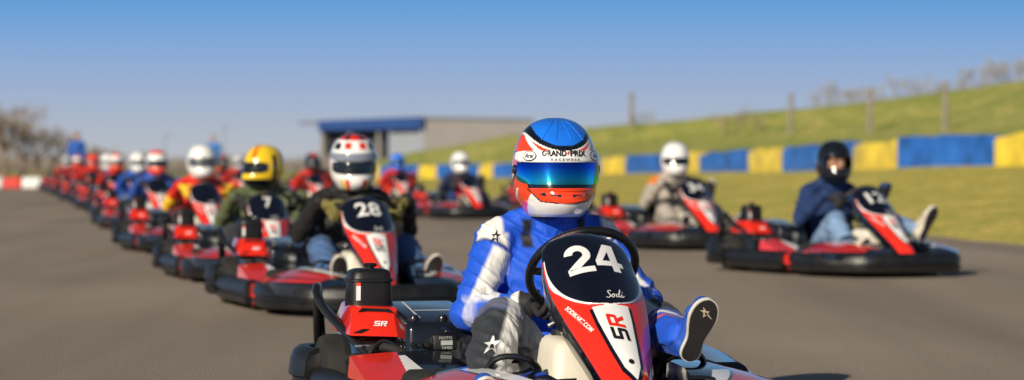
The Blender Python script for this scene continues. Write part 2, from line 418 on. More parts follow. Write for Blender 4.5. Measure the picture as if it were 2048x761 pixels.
    # seat
    rows=[]; prof=cr([(-.28,.09),(-.12,.055),(.08,.06),(.19,.16),(.235,.32),(.27,.47)],16)
    for q,t in enumerate(np.linspace(0,1,16)):
        c=prof[q]; hw=.19+.03*math.sin(math.pi*t); row=[]
        for s in np.linspace(-1,1,21):
            lift=.15*abs(s)**3*(1-.75*t) ; fw_=.20*abs(s)**3*math.sin(math.pi*min(1,t*.9))
            row.append((DX+hw*s*1.08,c[0]-fw_*t,c[1]+lift))
        rows.append(row)
    mb=MB(); mb.grid(rows); se=mb.build('seat',[M['gloss']],k,smooth=60)
    so=se.modifiers.new('t','SOLIDIFY'); so.thickness=.008
    # engine group (driver's right)
    mb=MB(); mb.hexa([(-.50,-.03,.13),(-.24,-.03,.13),(-.24,.36,.13),(-.50,.36,.13)],[(-.49,-.012,.330),(-.26,-.012,.322),(-.26,.33,.380),(-.49,.33,.380)])
    ec=mb.shift(EX).build('engine_cover',[M['gloss']],k,bevel=.024,seg=3)
    mb=MB(); mb.box((-.380,-.034,.268),(.074,.018,.046),rot=Matrix.Rotation(Rd(-6),3,'X')); mb.shift(EX).build('timer_unit',[M['black']],ec,bevel=.005)
    mb=MB(); mb.box((-.376,-.0455,.268),(.036,.004,.014)); mb.shift(EX).build('timer_screen',[M['lcd']],ec)
    pf=lambda x0,z0,y0:(lambda x,y:Vector((x0+EX+x,y0+y*.1,z0+y)))
    wrap(text_mesh('MOTO',.040,.0090,.01),pf(-.380,.2830,-.0475),'timer_lettering',M['lcd'],ec)
    wrap(text_mesh('TIMER',.036,.0080,.01),pf(-.376,.2530,-.0470),'timer_lettering',M['lcd'],ec)
    for bx,bz in((-.46,.326),(-.37,.325),(-.285,.324)):
        mb=MB(); mb.lathe([(0,.014),(.011,.012),(.016,.004),(.016,-.006)],(bx,.03,bz+.012),(0,-.1,1),14); mb.shift(EX).build('cover_bolt',[M['dmetal']],ec)
    for i in range(3):
        mb=MB(); mb.lathe([(0,.006),(.008,.005),(.010,0)],(-.478+.022*i,-.029,.262),(0,-1,.05),12); mb.shift(EX).build('switch',[M['black']],ec)
    for cx_,cz_,w_ in((-.30,.20,.09),(-.42,.19,.08)):
        mb=MB(); mb.box((cx_,-.034,cz_),(w_,.012,.034)); mb.shift(EX).build('cooling_slot',[M['dmetal']],ec,bevel=.004)
    mb=MB(); mb.add([(-.44,.05,.3385),(-.433,.05,.3385),(-.433,.28,.3765),(-.44,.28,.3765)],[(0,1,2,3)])
    mb.shift(EX).build('white_pinstripe',[M['white']],ec)
    mb=MB(); mb.add([(-.428,.15,.3555),(-.30,.15,.3555),(-.30,.158,.3570),(-.428,.158,.3570)],[(0,1,2,3)]); mb.shift(EX).build('white_pinstripe',[M['white']],ec)
    A=Vector((-.640+EX,.13,.282));B=Vector((-.470+EX,.10,.276));C_=Vector((-.615+EX,.215,.370));D=Vector((-.475+EX,.19,.364))
    mb=MB(); mb.hexa([A,B,(-.45+EX,.46,.280),(-.63+EX,.46,.280)],[C_,D,(-.46+EX,.42,.374),(-.60+EX,.42,.374)])
    sh=mb.build('engine_shroud',[M['red']],k,bevel=.007,seg=2)
    nn=(B-A).cross(C_-A).normalized(); nn=nn if nn.y<0 else -nn
    def shf(x0,t0):
        def f(x,y):
            s=.5+(x+x0)/.155; t=t0+y/.122
            return (A*(1-s)+B*s)*(1-t)+(C_*(1-s)+D*s)*t+nn*.003
        return f
    wrap(glyph_mesh(glyph_S(),.018,.020,.3),shf(.004,.42),'shroud_logo',M['white'],sh)
    wrap(glyph_mesh(glyph_R(),.018,.020,.3),shf(.024,.42),'shroud_logo',M['white'],sh)
    wrap(poly_mesh([[(-.060,-.008),(-.045,.010),(.045,.010),(.060,-.008),(.030,-.003),(-.030,-.003)]]),shf(.005,.84),'shroud_stripe',M['black'],sh)
    wrap(poly_mesh([[(-.05,-.012),(-.02,.006),(.0,.006),(-.025,-.012)]]),shf(-.020,.18),'shroud_stripe',M['black'],sh)
    mb=MB(); mb.hexa([(-.62,.12,.10),(-.47,.10,.10),(-.46,.48,.10),(-.62,.48,.10)],[(-.610,.17,.276),(-.47,.15,.272),(-.46,.45,.274),(-.610,.45,.276)])
    mb.shift(EX).build('engine_block',[M['gloss']],k,bevel=.01)
    for q_ in range(5):
        mb=MB(); mb.box((-.545,.112+.008*q_,.145+.026*q_),(.15,.03,.010)); mb.shift(EX).build('cooling_fin',[M['dmetal'] if q_%2 else M['metal']],k,bevel=.002)
    mb=MB(); mb.tube(cr([(-.47,.02,.22),(-.52,.03,.245),(-.56,.08,.25),(-.60,.16,.22),(-.62,.25,.20)],20),.013,10); mb.shift(EX).build('fuel_hose',[M['rubber']],k)
    mb=MB(); mb.tube(cr([(-.60,.10,.17),(-.59,.06,.23),(-.55,.06,.27),(-.50,.05,.25)],16),.006,8); mb.shift(EX).build('spark_lead',[M['dmetal']],k)
    acx,acy=-.54+EX,.30
    mb=MB(); mb.loft([rrect(acx,acy,hx,hy,z) for z,hx,hy in((.350,.070,.064),(.37,.071,.065),(.440,.067,.061),(.442,.072,.066),(.450,.072,.066),(.452,.067,.062),(.470,.064,.059),(.478,.056,.052),(.482,.043,.040))])
    ab=mb.build('airbox',[M['black']],k,smooth=40)
    mb=MB(); mb.lathe([(0,.014),(.016,.013),(.022,.008),(.020,.002),(.012,0),(.012,-.01)],(acx+.005,acy,.486),(0,0,1),16); mb.build('airbox_knob',[M['black']],ab)
    mb=MB(); mb.add([(acx-.055,acy-.0665,.385),(acx-.041,acy-.0668,.385),(acx-.040,acy-.0650,.43),(acx-.054,acy-.0645,.43)],[(0,1,2,3)],0); mb.add([(acx-.054,acy-.0645,.43),(acx-.040,acy-.0650,.43),(acx-.040,acy-.0645,.44),(acx-.054,acy-.0640,.44)],[(0,1,2,3)],1)
    mb.build('warning_label',[M['white'],M['orange']],ab)
    for dx,dy in((0,0),(.035,.06)):
        mb=MB(); mb.tube(cr([(-.50+dx,-.02+dy,.17),(-.56+dx,.06+dy,.20),(-.665+dx*.4,.30+dy,.335),(-.69+dx*.4,.37+dy,.395),(-.675+dx*.4,.44+dy,.41),(-.65+dx*.4,.56,.25),(-.62,.60,.15)],36),.0135,10)
        mb.shift(EX).build('guard_tube',[M['dmetal']],k)
    def wheel(x,y,r,w):
        mb=MB(); pr=[(r*.56,-w/2),(r*.80,-w/2),(r*.94,-w*.46),(r,-w*.36),(r,w*.36),(r*.94,w*.46),(r*.80,w/2),(r*.56,w/2)]
        mb.lathe(pr,(x,y,r),(1,0,0),32); wo=mb.build('wheel',[M['rubber']],k)
        mb=MB(); mb.lathe([(.02,-w*.51),(r*.5,-w*.515),(r*.56,-w*.505),(r*.56,w*.505),(r*.5,w*.515),(.02,w*.51)],(x,y,r),(1,0,0),20); mb.build('rim',[M['metal']],wo)
    for sx in(-1,1): wheel(sx*.45,-.52,.115,.12); wheel(sx*.47,.42,.135,.19)
    for sx in(-1,1):
        mb=MB(); mb.tube(cr([(sx*.22,-.84,.06),(sx*.22,-.94,.16),(sx*.24,-1.0,.22),(sx*.16,-1.02,.23)],14),.008); mb.build('pedal',[M['dmetal']],k)
        mb=MB(); mb.tube(cr([(sx*.17,-.68,.08),(sx*.17,-.72,.22),(sx*.22,-.74,.27),(sx*.30,-.72,.27),(sx*.33,-.68,.20),(sx*.33,-.64,.08)],24),.009); mb.build('tank_guard',[M['dmetal']],k)
    return k
kart0=make_kart()
def set_number(k,num):
    fa=[c for c in k.children if c.name.startswith('front_fairing')][0]
    if num=='24':
        f=lambda x,y: fair(x-.006,.194-y-.04*x,.0040)
        wrap(glyph_mesh(glyph_2(),.078/.74,.120,0,-.024),f,'race_number',M['white'],fa,.008)
        wrap(glyph_mesh(glyph_4(),.082/.78,.120,0,.060),f,'race_number',M['white'],fa,.008)
        return
    w=.135 if len(num)==2 else .058; h=.116
    wrap(text_mesh(num,w,h,.022,0,1.03),lambda x,y: fair(x,.190-y,.0040),'race_number',M['white'],fa,.008)

# ================================================================== HELMET
HP=cr([(.155,.001,.001,.001),(.152,.032,.04,.034),(.138,.072,.088,.070),(.112,.105,.128,.098),(.075,.129,.152,.117),(.035,.142,.163,.127),(-.005,.148,.164,.131),(-.045,.157,.156,.130),(-.085,.170,.138,.121),(-.114,.165,.116,.106),(-.138,.142,.10,.091),(-.149,.120,.088,.080)],300)
HZ=HP[::-1,0]
def hpt(az,z,off=0.):
    af=np.interp(z,HZ,HP[::-1,1]);ab=np.interp(z,HZ,HP[::-1,2]);w=np.interp(z,HZ,HP[::-1,3])
    c,s=math.cos(az),math.sin(az)
    p=Vector((w*s,-c*(af if c>0 else ab),z))
    if off: p+=(p-Vector((0,0,-.03))).normalized()*off
    return p
def helmet_mesh(cls,mats,na=96,nt=60,hole=False):
    mb=MB(); rows=[];mi=[]
    T=np.linspace(0,299,nt+1)
    for t in T:
        i=int(t); z,af,ab,w=HP[i]
        rows.append([(w*math.sin(a),-math.cos(a)*(af if math.cos(a)>0 else ab),z) for a in [2*math.pi*j/na-math.pi for j in range(na)]])
    z,af,ab,w=HP[-1]; rows.append([(w*.8*math.sin(a),-math.cos(a)*.8*(af if math.cos(a)>0 else ab),-.13) for a in [2*math.pi*j/na-math.pi for j in range(na)]])
    n=na; vs=[p for r in rows for p in r]; fs=[]
    for i in range(nt+1):
        zc=(rows[i][0][2]+rows[i+1][0][2])/2
        for j in range(n):
            az=math.degrees(2*math.pi*(j+.5)/na-math.pi)
            if hole and (az/52)**4+((zc+.004)/.044)**4<1: continue
            k=(j+1)%n; fs.append((i*n+j,i*n+k,(i+1)*n+k,(i+1)*n+j)); mi.append(cls(az,zc,rows[i][j][0]))
    mb.add(vs,fs,mi)
    me=bpy.data.meshes.new('helmet'); me.from_pydata(mb.v,[],mb.f); me.polygons.foreach_set('material_index',mb.m)
    return finish(me,mats,50)
def strip_mesh(zl,zu,azm,off,mats,nz=14,naz=44):
    rows=[]
    for i in range(nz+1):
        s=i/nz; row=[]
        for j in range(naz+1):
            q=-1+2*j/naz; az=Rd(azm)*q; e=abs(q)**6
            lo=zl+ (zu-zl)*.28*e; hi=zu-(zu-zl)*.22*e
            edge=i in(0,nz) or j in(0,naz)
            row.append(hpt(az,lo+(hi-lo)*s,-.003 if edge else off))
        rows.append(row)
    mb=MB(); mb.grid(rows); me=bpy.data.meshes.new('visor'); me.from_pydata(mb.v,[],mb.f)
    return finish(me,mats,60)
def cls_main(az,z,x):
    # 0 white 1 orange 2 navy 3 blue
    a=abs(az)
    if a<105 and z>.045:
        e=math.sqrt((x/.080)**2+((z-.122)/.056)**2)
        if e<1: return 3
        if e<1.24: return 2
        if e<1.33: return 0
        k=z-.0016*(a-30)                      # slanted white slash on the brow sides
        if a>34 and .030<k<.046: return 0
        return 1 if e<2.0 else 2
    if z>.045: return 3 if z>.11 else (0 if z>.095 else 1)
    if a>55 and z>-.062:
        k=z+.0016*(a-60)
        if a<78 and abs(z+.006)<.030: return 2
        if k>.040: return 1
        if k>.020: return 0
        if k>.006: return 2
        return 1
    if z>-.060: return 2                       # dark frame round the visor
    if 8<a<24 and abs(z+.084)<.0042-.0001*a: return 2
    if 30<a<40 and abs(z+.080)<.006-.0005*(a-30): return 2
    lim=56-(-.060-z)*420
    lo=-.106+.006*(a/40)**2
    if a<lim and z>lo: return 1
    if a<lim+3 and z>lo-.003: return 2
    q=(a-52)*.0022+(z+.060)                   # cheek slash rising to the rear
    if q<-.016: return 0
    if q<.050: return 1
    return 0 if q<.064 else 1
HM={}
HM['main']=helmet_mesh(cls_main,[M['hwhite'],M['orange'],M['navy'],M['hblue']],300,190)
plain=lambda az,z,x:0
HM['white']=helmet_mesh(plain,[M['hwhite']])
def cls28(az,z,x):
    a=abs(az)
    if z>.128: return 1 if (a//24)%2==0 else 2
    if .078<z<.112 and 46<a<72: return 2
    if .080<z<.116 and 12<a<34: return 1
    if z<-.085 and a<60: return 1 if (18<a<30) else (3 if 34<a<44 else 0)
    if a>80 and abs(z)<.035: return 1
    return 0
HM['c28']=helmet_mesh(cls28,[M['hwhite'],M['red'],M['navy'],M['yellow']],120,80)
def clsy(az,z,x):
    a=abs(az)
    if z>.06 and 18<a<34: return 1
    if 85<a<100 and z<.08: return 2
    if z<-.09: return 2
    return 0
HM['yellow']=helmet_mesh(clsy,[M['yellow'],M['red'],M['navy']])
HM['redwhite']=helmet_mesh(lambda az,z,x:1 if (z<-.06 or z>.1 or abs(az)>110) else 0,[M['hwhite'],M['orange']])
HM['orange']=helmet_mesh(plain,[M['orange']])
HM['blue']=helmet_mesh(plain,[M['hblue']])
HM['grey']=helmet_mesh(plain,[M['hgrey']])
HM['dark']=helmet_mesh(lambda az,z,x:1 if (z>.1 and abs(az)<30) else 0,[M['navy'],M['orange']])
HM['open']=helmet_mesh(plain,[M['gloss']],hole=True,na=120,nt=80)
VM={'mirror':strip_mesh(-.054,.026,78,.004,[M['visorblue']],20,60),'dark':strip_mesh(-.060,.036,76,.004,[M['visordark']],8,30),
    'raised':strip_mesh(.010,.062,80,.008,[M['visorgrey']],8,30),'slot':strip_mesh(-.062,.018,72,.003,[M['visordark']],8,30),'smoke':strip_mesh(-.058,.040,76,.004,[M['visorsmoke']],8,30)}
HC=Vector((0,0,.798))
def add_helmet(p,style,visor,rot=(0,0,0),center=HC):
    h=link('helmet',HM[style],p); h.location=center; h.rotation_euler=rot
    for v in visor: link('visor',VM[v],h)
    return h

# ================================================================== PEOPLE
# a driver's frame has its origin under the helmet, DX left of the kart's centre line
def hand_frame(beta):
    eo=(WX*math.sin(beta)+WU*math.cos(beta)); et=(WX*math.cos(beta)-WU*math.sin(beta))
    if beta>0: et=-et
    flip=et.cross(eo).dot(WN)<0
    ex=-et if flip else et
    m=Matrix((ex,eo,WN)).transposed().to_4x4(); m.translation=wheel_pt(beta)-Vector((DX,0,0))
    return m,flip
def glove_mesh(mir):
    s=-1 if mir else 1; pr=[]
    V=lambda x,y,z:(s*x,y,z)
    pr+=[('cap',V(0,.082,.075),.029,V(0,.058,.052),.030)]
    for x in(-.027,0,.027): pr.append(('cap',V(x*.6,.055,.048),.017,V(x,.036,.012),.014))
    for i,(x,l) in enumerate(((-.034,.82),(-.0115,.95),(.0115,1.),(.034,.93))):
        k=(x,.036,.006); a=(x,.030,-.023*l-.004); b=(x,.008,-.032*l); c=(x,-.016*l,-.024); d=(x,-.024*l,-.010)
        r=.0095 if i else .0086
        for u,v in((k,a),(a,b),(b,c),(c,d)): pr.append(('cap',V(*u),r,V(*v),r*.95))
    for u,v,r in(((.02,.045,.042),(.046,.026,.036),.0130),((.046,.026,.036),(.060,.002,.026),.0112),((.060,.002,.026),(.060,-.016,.018),.0098)): pr.append(('cap',V(*u),r,V(*v),r*.92))
    return blob(pr,.0032,3)
GM=(glove_mesh(False),glove_mesh(True))
for g in GM: g.materials.append(M['gblack'])
SHOE=blob([('cap',(0,.035,.042),.036,(0,.17,.038),.039),('cap',(0,.17,.038),.039,(0,.238,.030),.030),('cap',(-.012,.17,.036),.034,(.012,.19,.036),.034),('cap',(0,.05,.05),.043,(0,.045,.125),.047),('cap',(0,.08,.09),.035,(0,.17,.05),.03)],.005,4); SHOE.materials.append(M['sblack'])
def sole_mesh():
    hw=cr([(0,.004),(.012,.024),(.04,.032),(.10,.029),(.16,.041),(.20,.045),(.24,.038),(.266,.022),(.276,.004)],40)
    ol=[(w,y) for y,w in hw]+[(-w,y) for y,w in hw[::-1]]
    n=len(ol); sc_=lambda k,z:[(x*k,.138+(y-.138)*(1-(1-k)*.35),z) for x,y in ol]
    mb=MB(); mb.loft([sc_(1,.013),sc_(1.02,.008),sc_(1.0,-.001)],0,True)
    mb.add(sc_(.92,-.0025),[tuple(range(n))],1)
    me=bpy.data.meshes.new('sole'); me.from_pydata(mb.v,[],mb.f); me.polygons.foreach_set('material_index',mb.m)
    return finish(me,[M['swhite'],M['sblack']],40)
SOLE=sole_mesh()
def shoe_matrix(ankle,toe,s=(1,1,1)):
    y=Vector(toe).normalized(); z=Vector((0,1,.35)); z=(z-y*z.dot(y)).normalized(); x=y.cross(z)
    m=Matrix((x,y,z)).transposed().to_4x4()@Matrix.Diagonal((*s,1)); m.translation=Vector(ankle)-m.to_3x3()@Vector((0,.048,.10)); return m
def wrist_pt(beta):
    m,_=hand_frame(beta); return m@Vector((0,.088,.082))
POSES={}
POSES['main']=dict(beta=(-Rd(156),Rd(135)),elbow=((-.285,-.05,.360),(.270,-.07,.375)),knee=((-.290,-.41,.355),(.150,-.47,.345)),ankle=((-.455,-.755,.140),(.112,-.845,.328)),toe=((-.10,-.5,.85),(.20,-.36,.91)))
POSES['drive']=dict(beta=(-Rd(78),Rd(78)),elbow=((-.32,-.06,.41),(.30,-.06,.41)),knee=((-.29,-.43,.34),(.18,-.43,.34)),ankle=((-.30,-.80,.17),(.17,-.80,.17)),toe=((-.15,-.5,.85),(.15,-.5,.85)))
POSES['relaxed']=dict(beta=(-Rd(85),Rd(70)),elbow=((-.32,-.05,.40),(.30,-.05,.41)),knee=((-.27,-.43,.38),(.20,-.44,.36)),ankle=((-.35,-.76,.15),(.165,-.79,.32)),toe=((-.1,-.6,.8),(.20,-.38,.90)))
SHO=((-.165,.072,.572),(.165,.072,.572))
def seg_d(P,a,ra,b,rb):
    a=np.array(a);b=np.array(b);d=b-a; t=np.clip((P-a)@d/(d@d),0,1); q=a+t[:,None]*d
    rv=P-q; l=np.linalg.norm(rv,axis=1)
    return l-(ra+(rb-ra)*t),t,rv/(l[:,None]+1e-9)
def body(pose,voxel,face=False,amp=.0085):
    J=POSES[pose]; wr=[tuple(wrist_pt(b)) for b in J['beta']]
    hips=((-.105,-.03,.165),(.105,-.03,.165))
    pr=[('ell',(0,.03,.175),(.19,.14,.115)),('ell',(0,.045,.30),(.165,.125,.15)),('ell',(0,.07,.45),(.19,.128,.17)),('ell',(0,.085,.545),(.185,.095,.09)),
        ('cap',(-.13,.075,.600),.052,(-.045,.055,.650),.058),('cap',(.13,.075,.600),.052,(.045,.055,.650),.058),('cap',(0,.070,.60),.085,(0,.035,.685),.076),('ell',(0,.005,.785),(.080,.105,.115))]
    bones=[('t',(0,.03,.17),.18,(0,.07,.55),.18),('h',(0,.050,.690),.062,(0,0,.80),.09)]
    for s in(0,1):
        e=J['elbow'][s]; pr+=[('cap',SHO[s],.074,e,.054),('cap',e,.054,wr[s],.040)]
        kn=J['knee'][s]; an=J['ankle'][s]; pr+=[('cap',hips[s],.113,kn,.073),('cap',kn,.073,an,.053)]
        m=tuple(.65*np.array(kn)+.35*np.array(an)+np.array([0,.02,-.01])); pr.append(('ell',m,(.066,.071,.08)))
        bones+=[('ua',SHO[s],.086,e,.066),('fa',e,.066,wr[s],.042),('th',hips[s],.118,kn,.083),('sh',kn,.083,an,.056)]
    if face:
        pr+=[('cap',(0,-.095,.80),.010,(0,-.114,.776),.015),('cap',(-.03,-.088,.735),.02,(.03,-.088,.735),.02),('cap',(-.045,-.075,.822),.018,(.045,-.075,.822),.018)]
    me=blob(pr,voxel,9)
    n=len(me.vertices); P=np.empty(n*3); me.vertices.foreach_get('co',P); P=P.reshape(-1,3)
    Nn=np.empty(n*3); me.vertex_normals.foreach_get('vector',Nn); Nn=Nn.reshape(-1,3)
    D=[];T=[];Rv=[]
    for b in bones: d,t,r=seg_d(P,*b[1:]); D.append(d); T.append(t); Rv.append(r)
    D=np.array(D);T=np.array(T);Rv=np.array(Rv)
    reg=D.argmin(0)
    disp=np.empty(n)
    for i in range(n):
        p=P[i]; q=Vector((p[0]*7+p[2]*6,p[1]*6+3*p[0],p[2]*14-9*abs(p[0])))
        v=noise.noise(q); v3=noise.noise(q*1.9+Vector((7,3,1))); v4=noise.noise(q*.8+Vector((2,8,5)))
        disp[i]=((1-min(1,abs(v)*3.4))**2*1.0-.4+.6*(1-min(1,abs(v4)*4))**2+.35*v3)*amp
    for r,jt in((2,1.),(3,0.),(6,1.),(7,0.),(4,1.),(5,0.),(8,1.),(9,0.)):
        t=T[r]; m_=reg==r; w=np.exp(-((t-jt)/.26)**2); ph=t*(.27 if r in(2,3,6,7) else .47)*2*math.pi/.048+Rv[r][:,0]*2.3+Rv[r][:,2]*1.7+2*np.sin(P[:,0]*27)
        disp[m_]+=(np.sin(ph)*w*.0022)[m_]
    m_=reg==0; w=np.exp(-((P[:,2]-.34)/.12)**2); disp[m_]+=(np.sin(P[:,2]*2*math.pi/.07+P[:,0]*19+2*np.sin(P[:,0]*23))*w*.003)[m_]
    disp[(np.abs(P[:,2]-.655)<.006)]-=.003
    disp[reg==1]*=.1 if face else .6
    P2=P+Nn*disp[:,None]; me.vertices.foreach_set('co',P2.ravel()); me.update()
    return me,P,D,T,Rv
BL=(.012,.092,.64);WH=(.76,.76,.74);DK=(.035,.040,.05);BK=(.013,.013,.016)
def paint(me,C):
    at=me.color_attributes.new('Col','FLOAT_COLOR','POINT'); A=np.ones((len(C),4)); A[:,:3]=C; at.data.foreach_set('color',A.ravel())
    if not me.materials: me.materials.append(M['suit'])
BODYCACHE={}
def get_body(pose,voxel,face):
    key=(pose,voxel,face)
    if key not in BODYCACHE: BODYCACHE[key]=body(pose,voxel,face)
    return BODYCACHE[key]
def driver(label,loc,rz,pose='drive',helmet='white',visor=('dark',),suit=None,glove='gblack',shoe='sblack',hrot=(0,0,0),scale=1,voxel=.013,main=False,face=False,group='kart drivers seated in their karts'):
    p=thing('person',label,'person',loc,rz,group,scale)
    J=POSES[pose]; me,P,D,T,Rv=get_body(pose,voxel,face); me=me.copy()
    x,y,z=P.T; C=np.zeros((len(P),3)); ax=np.abs(x)
    srt=np.sort(D,axis=0)
    def F(r): return np.where(D[r]<=srt[0]+1e-9,(srt[1]-srt[0])*.5,(srt[0]-D[r])*.5)
    aa=voxel*.9
    def put(c,*fs):
        m=np.clip(np.min(np.array(fs),axis=0)/aa*.5+.5,0,1)[:,None]; C[:]=C*(1-m)+np.array(c)*m
    if main:
        C[:]=BL; FT=F(0)
        put(WH,FT,ax-.140+.30*np.maximum(0,.40-z),.40-z)
        put(BK,FT,z-.555,ax-.072,.104-ax)
        for r,sg in((2,-1),(6,1)):
            t=T[r]; f=-Rv[r][:,1]; ou=sg*Rv[r][:,0]; up=Rv[r][:,2]; a=F(r)
            put(WH,a,(.17-t)*.27,(f+.5*up-.42)*.07)
            put(BK,a,(.185-t)*.27,(t-.168)*.27,(f+.5*up-.2)*.07)
            put(WH,a,(t-.22)*.27,(f*.95-ou*.32-.82+.22*t)*.07)
            a=F(r+1); t=T[r+1]; f=-Rv[r+1][:,1]; ou=sg*Rv[r+1][:,0]; up=Rv[r+1][:,2]
            put(WH,a,(.55-t)*.3,(f*.45-ou*.3+up*.75-.62)*.05)
            put(WH,a,(t-.76)*.3); put(BK,a,(t-.88)*.3)
        for r,sg in((4,-1),(8,1)):
            a=F(r); t=T[r]; nx=sg*Rv[r][:,0]; a2=F(r+1); t2=T[r+1]; nx2=sg*Rv[r+1][:,0]
            put(WH,a,(t-.36)*.48)
            put(DK,a,(t-.50)*.48,(nx+.26)*.07)
            put(DK,a2); put(WH,a2,(-.26-nx2)*.06,(.85-t2)*.45)
        a=F(9); t=T[9]; n0=Rv[9][:,0]
        put(BL,a,(t-.45)*.45); put(WH,a,(t-.5)*.45,(.07-np.abs(t-.62-.25*n0))*.45); put((.8,.1,.02),a,(.025-np.abs(t-.80-.25*n0))*.45)
        put(BL,z-.600,.690-z,.16-ax); put(BK,z-.600,ax-.072,.100-ax,.640-z); put(BK,z-.676)
        put(BK,z-.64,.690-z,.028-np.abs(x+.035),-y-.005)
    else:
        S=suit; C[:]=S['torso']; names={1:'neck',2:'uarm',3:'farm',6:'uarm',7:'farm',4:'thigh',5:'shin',8:'thigh',9:'shin'}
        for r,nm in names.items():
            d=S.get(nm) or (S['torso'] if nm in('uarm','farm') else (S['legs'] if nm in('thigh','shin') else BK))
            put(d,F(r))
        if 'front' in S: put(S['front'],F(0),.08-ax,.56-z)
        for r in(2,6):
            if 'shoulder' in S: put(S['shoulder'],F(r),(.3-T[r])*.27)
            if 'elbow' in S: put(S['elbow'],F(r),(T[r]-.62)*.27); put(S['elbow'],F(r+1),(.45-T[r+1])*.3)
        put(S['legs'],F(0),.2-z)
        if face:
            h_=F(1)
            put((.36,.19,.125),h_,z-.735)
            for ex in(-.032,.032): put((.04,.025,.02),h_,.011-np.sqrt((x-ex)**2+(z-.80)**2),-y)
            put((.20,.09,.075),h_,.022-ax,.004-np.abs(z-.748),-y)
    if me.color_attributes: me.color_attributes.remove(me.color_attributes[0])
    paint(me,C); bo=link('body',me,p)
    h=add_helmet(p,helmet,visor,hrot)
    for b in J['beta']:
        m,fl=hand_frame(b); g=link('glove',GM[1 if fl else 0],p); g.matrix_local=m
        g.material_slots[0].link='OBJECT'; g.material_slots[0].material=M[glove]
    for s in(0,1):
        m=shoe_matrix(J['ankle'][s],J['toe'][s],(.92,.70,.86) if main else (1,1,1)); o=link('shoe',SHOE,p); o.matrix_local=m
        o.material_slots[0].link='OBJECT'; o.material_slots[0].material=M[shoe]
        link('sole',SOLE,o)
        if main:
            so_,cu=star_logo(.021,-.45)
            wrap(poly_mesh([[(a_*1.25,b_) for a_,b_ in so_]]),lambda x,y:Vector((-x,.218+y,-.0042)),'sole_logo',M['gold'],o)
            wrap(poly_mesh([[(a_*1.25,b_) for a_,b_ in cu]]),lambda x,y:Vector((-x,.218+y,-.0052)),'sole_logo',M['sblack'],o)
    if main:
        bm=bmesh.new(); bm.from_mesh(me); bv=BVHTree.FromBMesh(bm)
        def proj(o,n,up,off=.0025):
            o=Vector(o); n=Vector(n).normalized(); up=Vector(up); up=(up-n*up.dot(n)).normalized(); r=up.cross(n)
            def f(x,y):
                hit=bv.ray_cast(o+r*x+up*y+n*.25,-n)
                return hit[0]+n*off if hit[0] else None
            return f
        for o,n,s_ in(((-.190,.0,.588),(-.2,-.8,.6),.022),((.190,.0,.588),(.3,-.8,.6),.022),((-.365,-.57,.280),(-.15,-.9,.45),.036)):
            so_,cu=star_logo(s_,.22)
            wrap(poly_mesh([so_]),proj(o,n,(0,0,1)),'star_patch',M['white'] if s_>.03 else M['black'],bo,.006)
            wrap(poly_mesh([cu]),proj(o,n,(0,0,1),.0045),'star_patch',M['black'] if s_>.03 else M['white'],bo,.006)
        bm.free()
        sm_=strip_mesh(.012,.055,84,.0065,[M['hwhite']],8,70); link('visor_banner',sm_,h)
        hm=lambda z0,a0=0,off=.0090:(lambda x,y:hpt(a0+x/.142,z0+y,off))
        wrap(text_mesh('GRAND',.080,.0175,.03),hm(.0410,-.265),'banner_lettering',M['navy'],h)
        wrap(text_mesh('PRIX',.058,.0175,.03),hm(.0410,.310),'banner_lettering',M['navy'],h)
        wrap(poly_mesh([[(-.004,-.001),(-.001,-.006),(.005,.005),(.002,.006)]]),hm(.041,.058),'banner_tick',M['orange'],h)
        wrap(text_mesh('RACEWEAR',.095,.0072,.015,0,1.5),hm(.0225),'banner_lettering',M['grey'],h)
        for sg in(-1,1):
            wrap(poly_mesh([[(.026*math.cos(t),.015*math.sin(t)) for t in np.linspace(0,2*math.pi,28)[:-1]]]),hm(.033,sg*.86,.0090),'maker_badge',M['navy'],h)
            wrap(poly_mesh([[(.0235*math.cos(t),.0125*math.sin(t)) for t in np.linspace(0,2*math.pi,28)[:-1]]]),hm(.033,sg*.86,.0100),'maker_badge',M['hwhite'],h)
            wrap(text_mesh('Arai',.034,.013,.02,.2),hm(.033,sg*.86,.0110),'maker_lettering',M['navy'],h)
        for a in(-.34,-.12,.12,.34):
            mb=MB(); mb.tube([hpt(a*(1+.8*(1-t)),.085+.058*t,.0005) for t in np.linspace(0,1,12)],.0022,6); mb.build('crown_rib',[M['hblue']],h)
        for a in(-.14,.14):
            mb=MB(); mb.tube([hpt(a+q,.064,.002) for q in np.linspace(-.08,.08,6)],.003,6); mb.build('brow_vent',[M['navy']],h)
        mb=MB(); mb.tube([hpt(a,-.1035+.009*(a/.6)**2,-.001) for a in np.linspace(-.58,.58,30)],[.0060*(1-.7*q*q) for q in np.linspace(-1,1,30)],8); mb.build('chin_lip',[M['orange']],h)
        mb=MB(); mb.tube([hpt(a,-.0680,-.0010) for a in np.linspace(-.80,.80,30)],[.0055*(1-.6*q*q) for q in np.linspace(-1,1,30)],8); mb.build('chin_ridge',[M['orange']],h)
        for sg in(-1,1):
            mb=MB(); mb.lathe([(0,.006),(.012,.005),(.016,0)],hpt(sg*1.42,-.005,.002),hpt(sg*1.42,-.005)-Vector((0,0,-.005)),16); mb.build('visor_pivot',[M['gloss']],h)
    return p

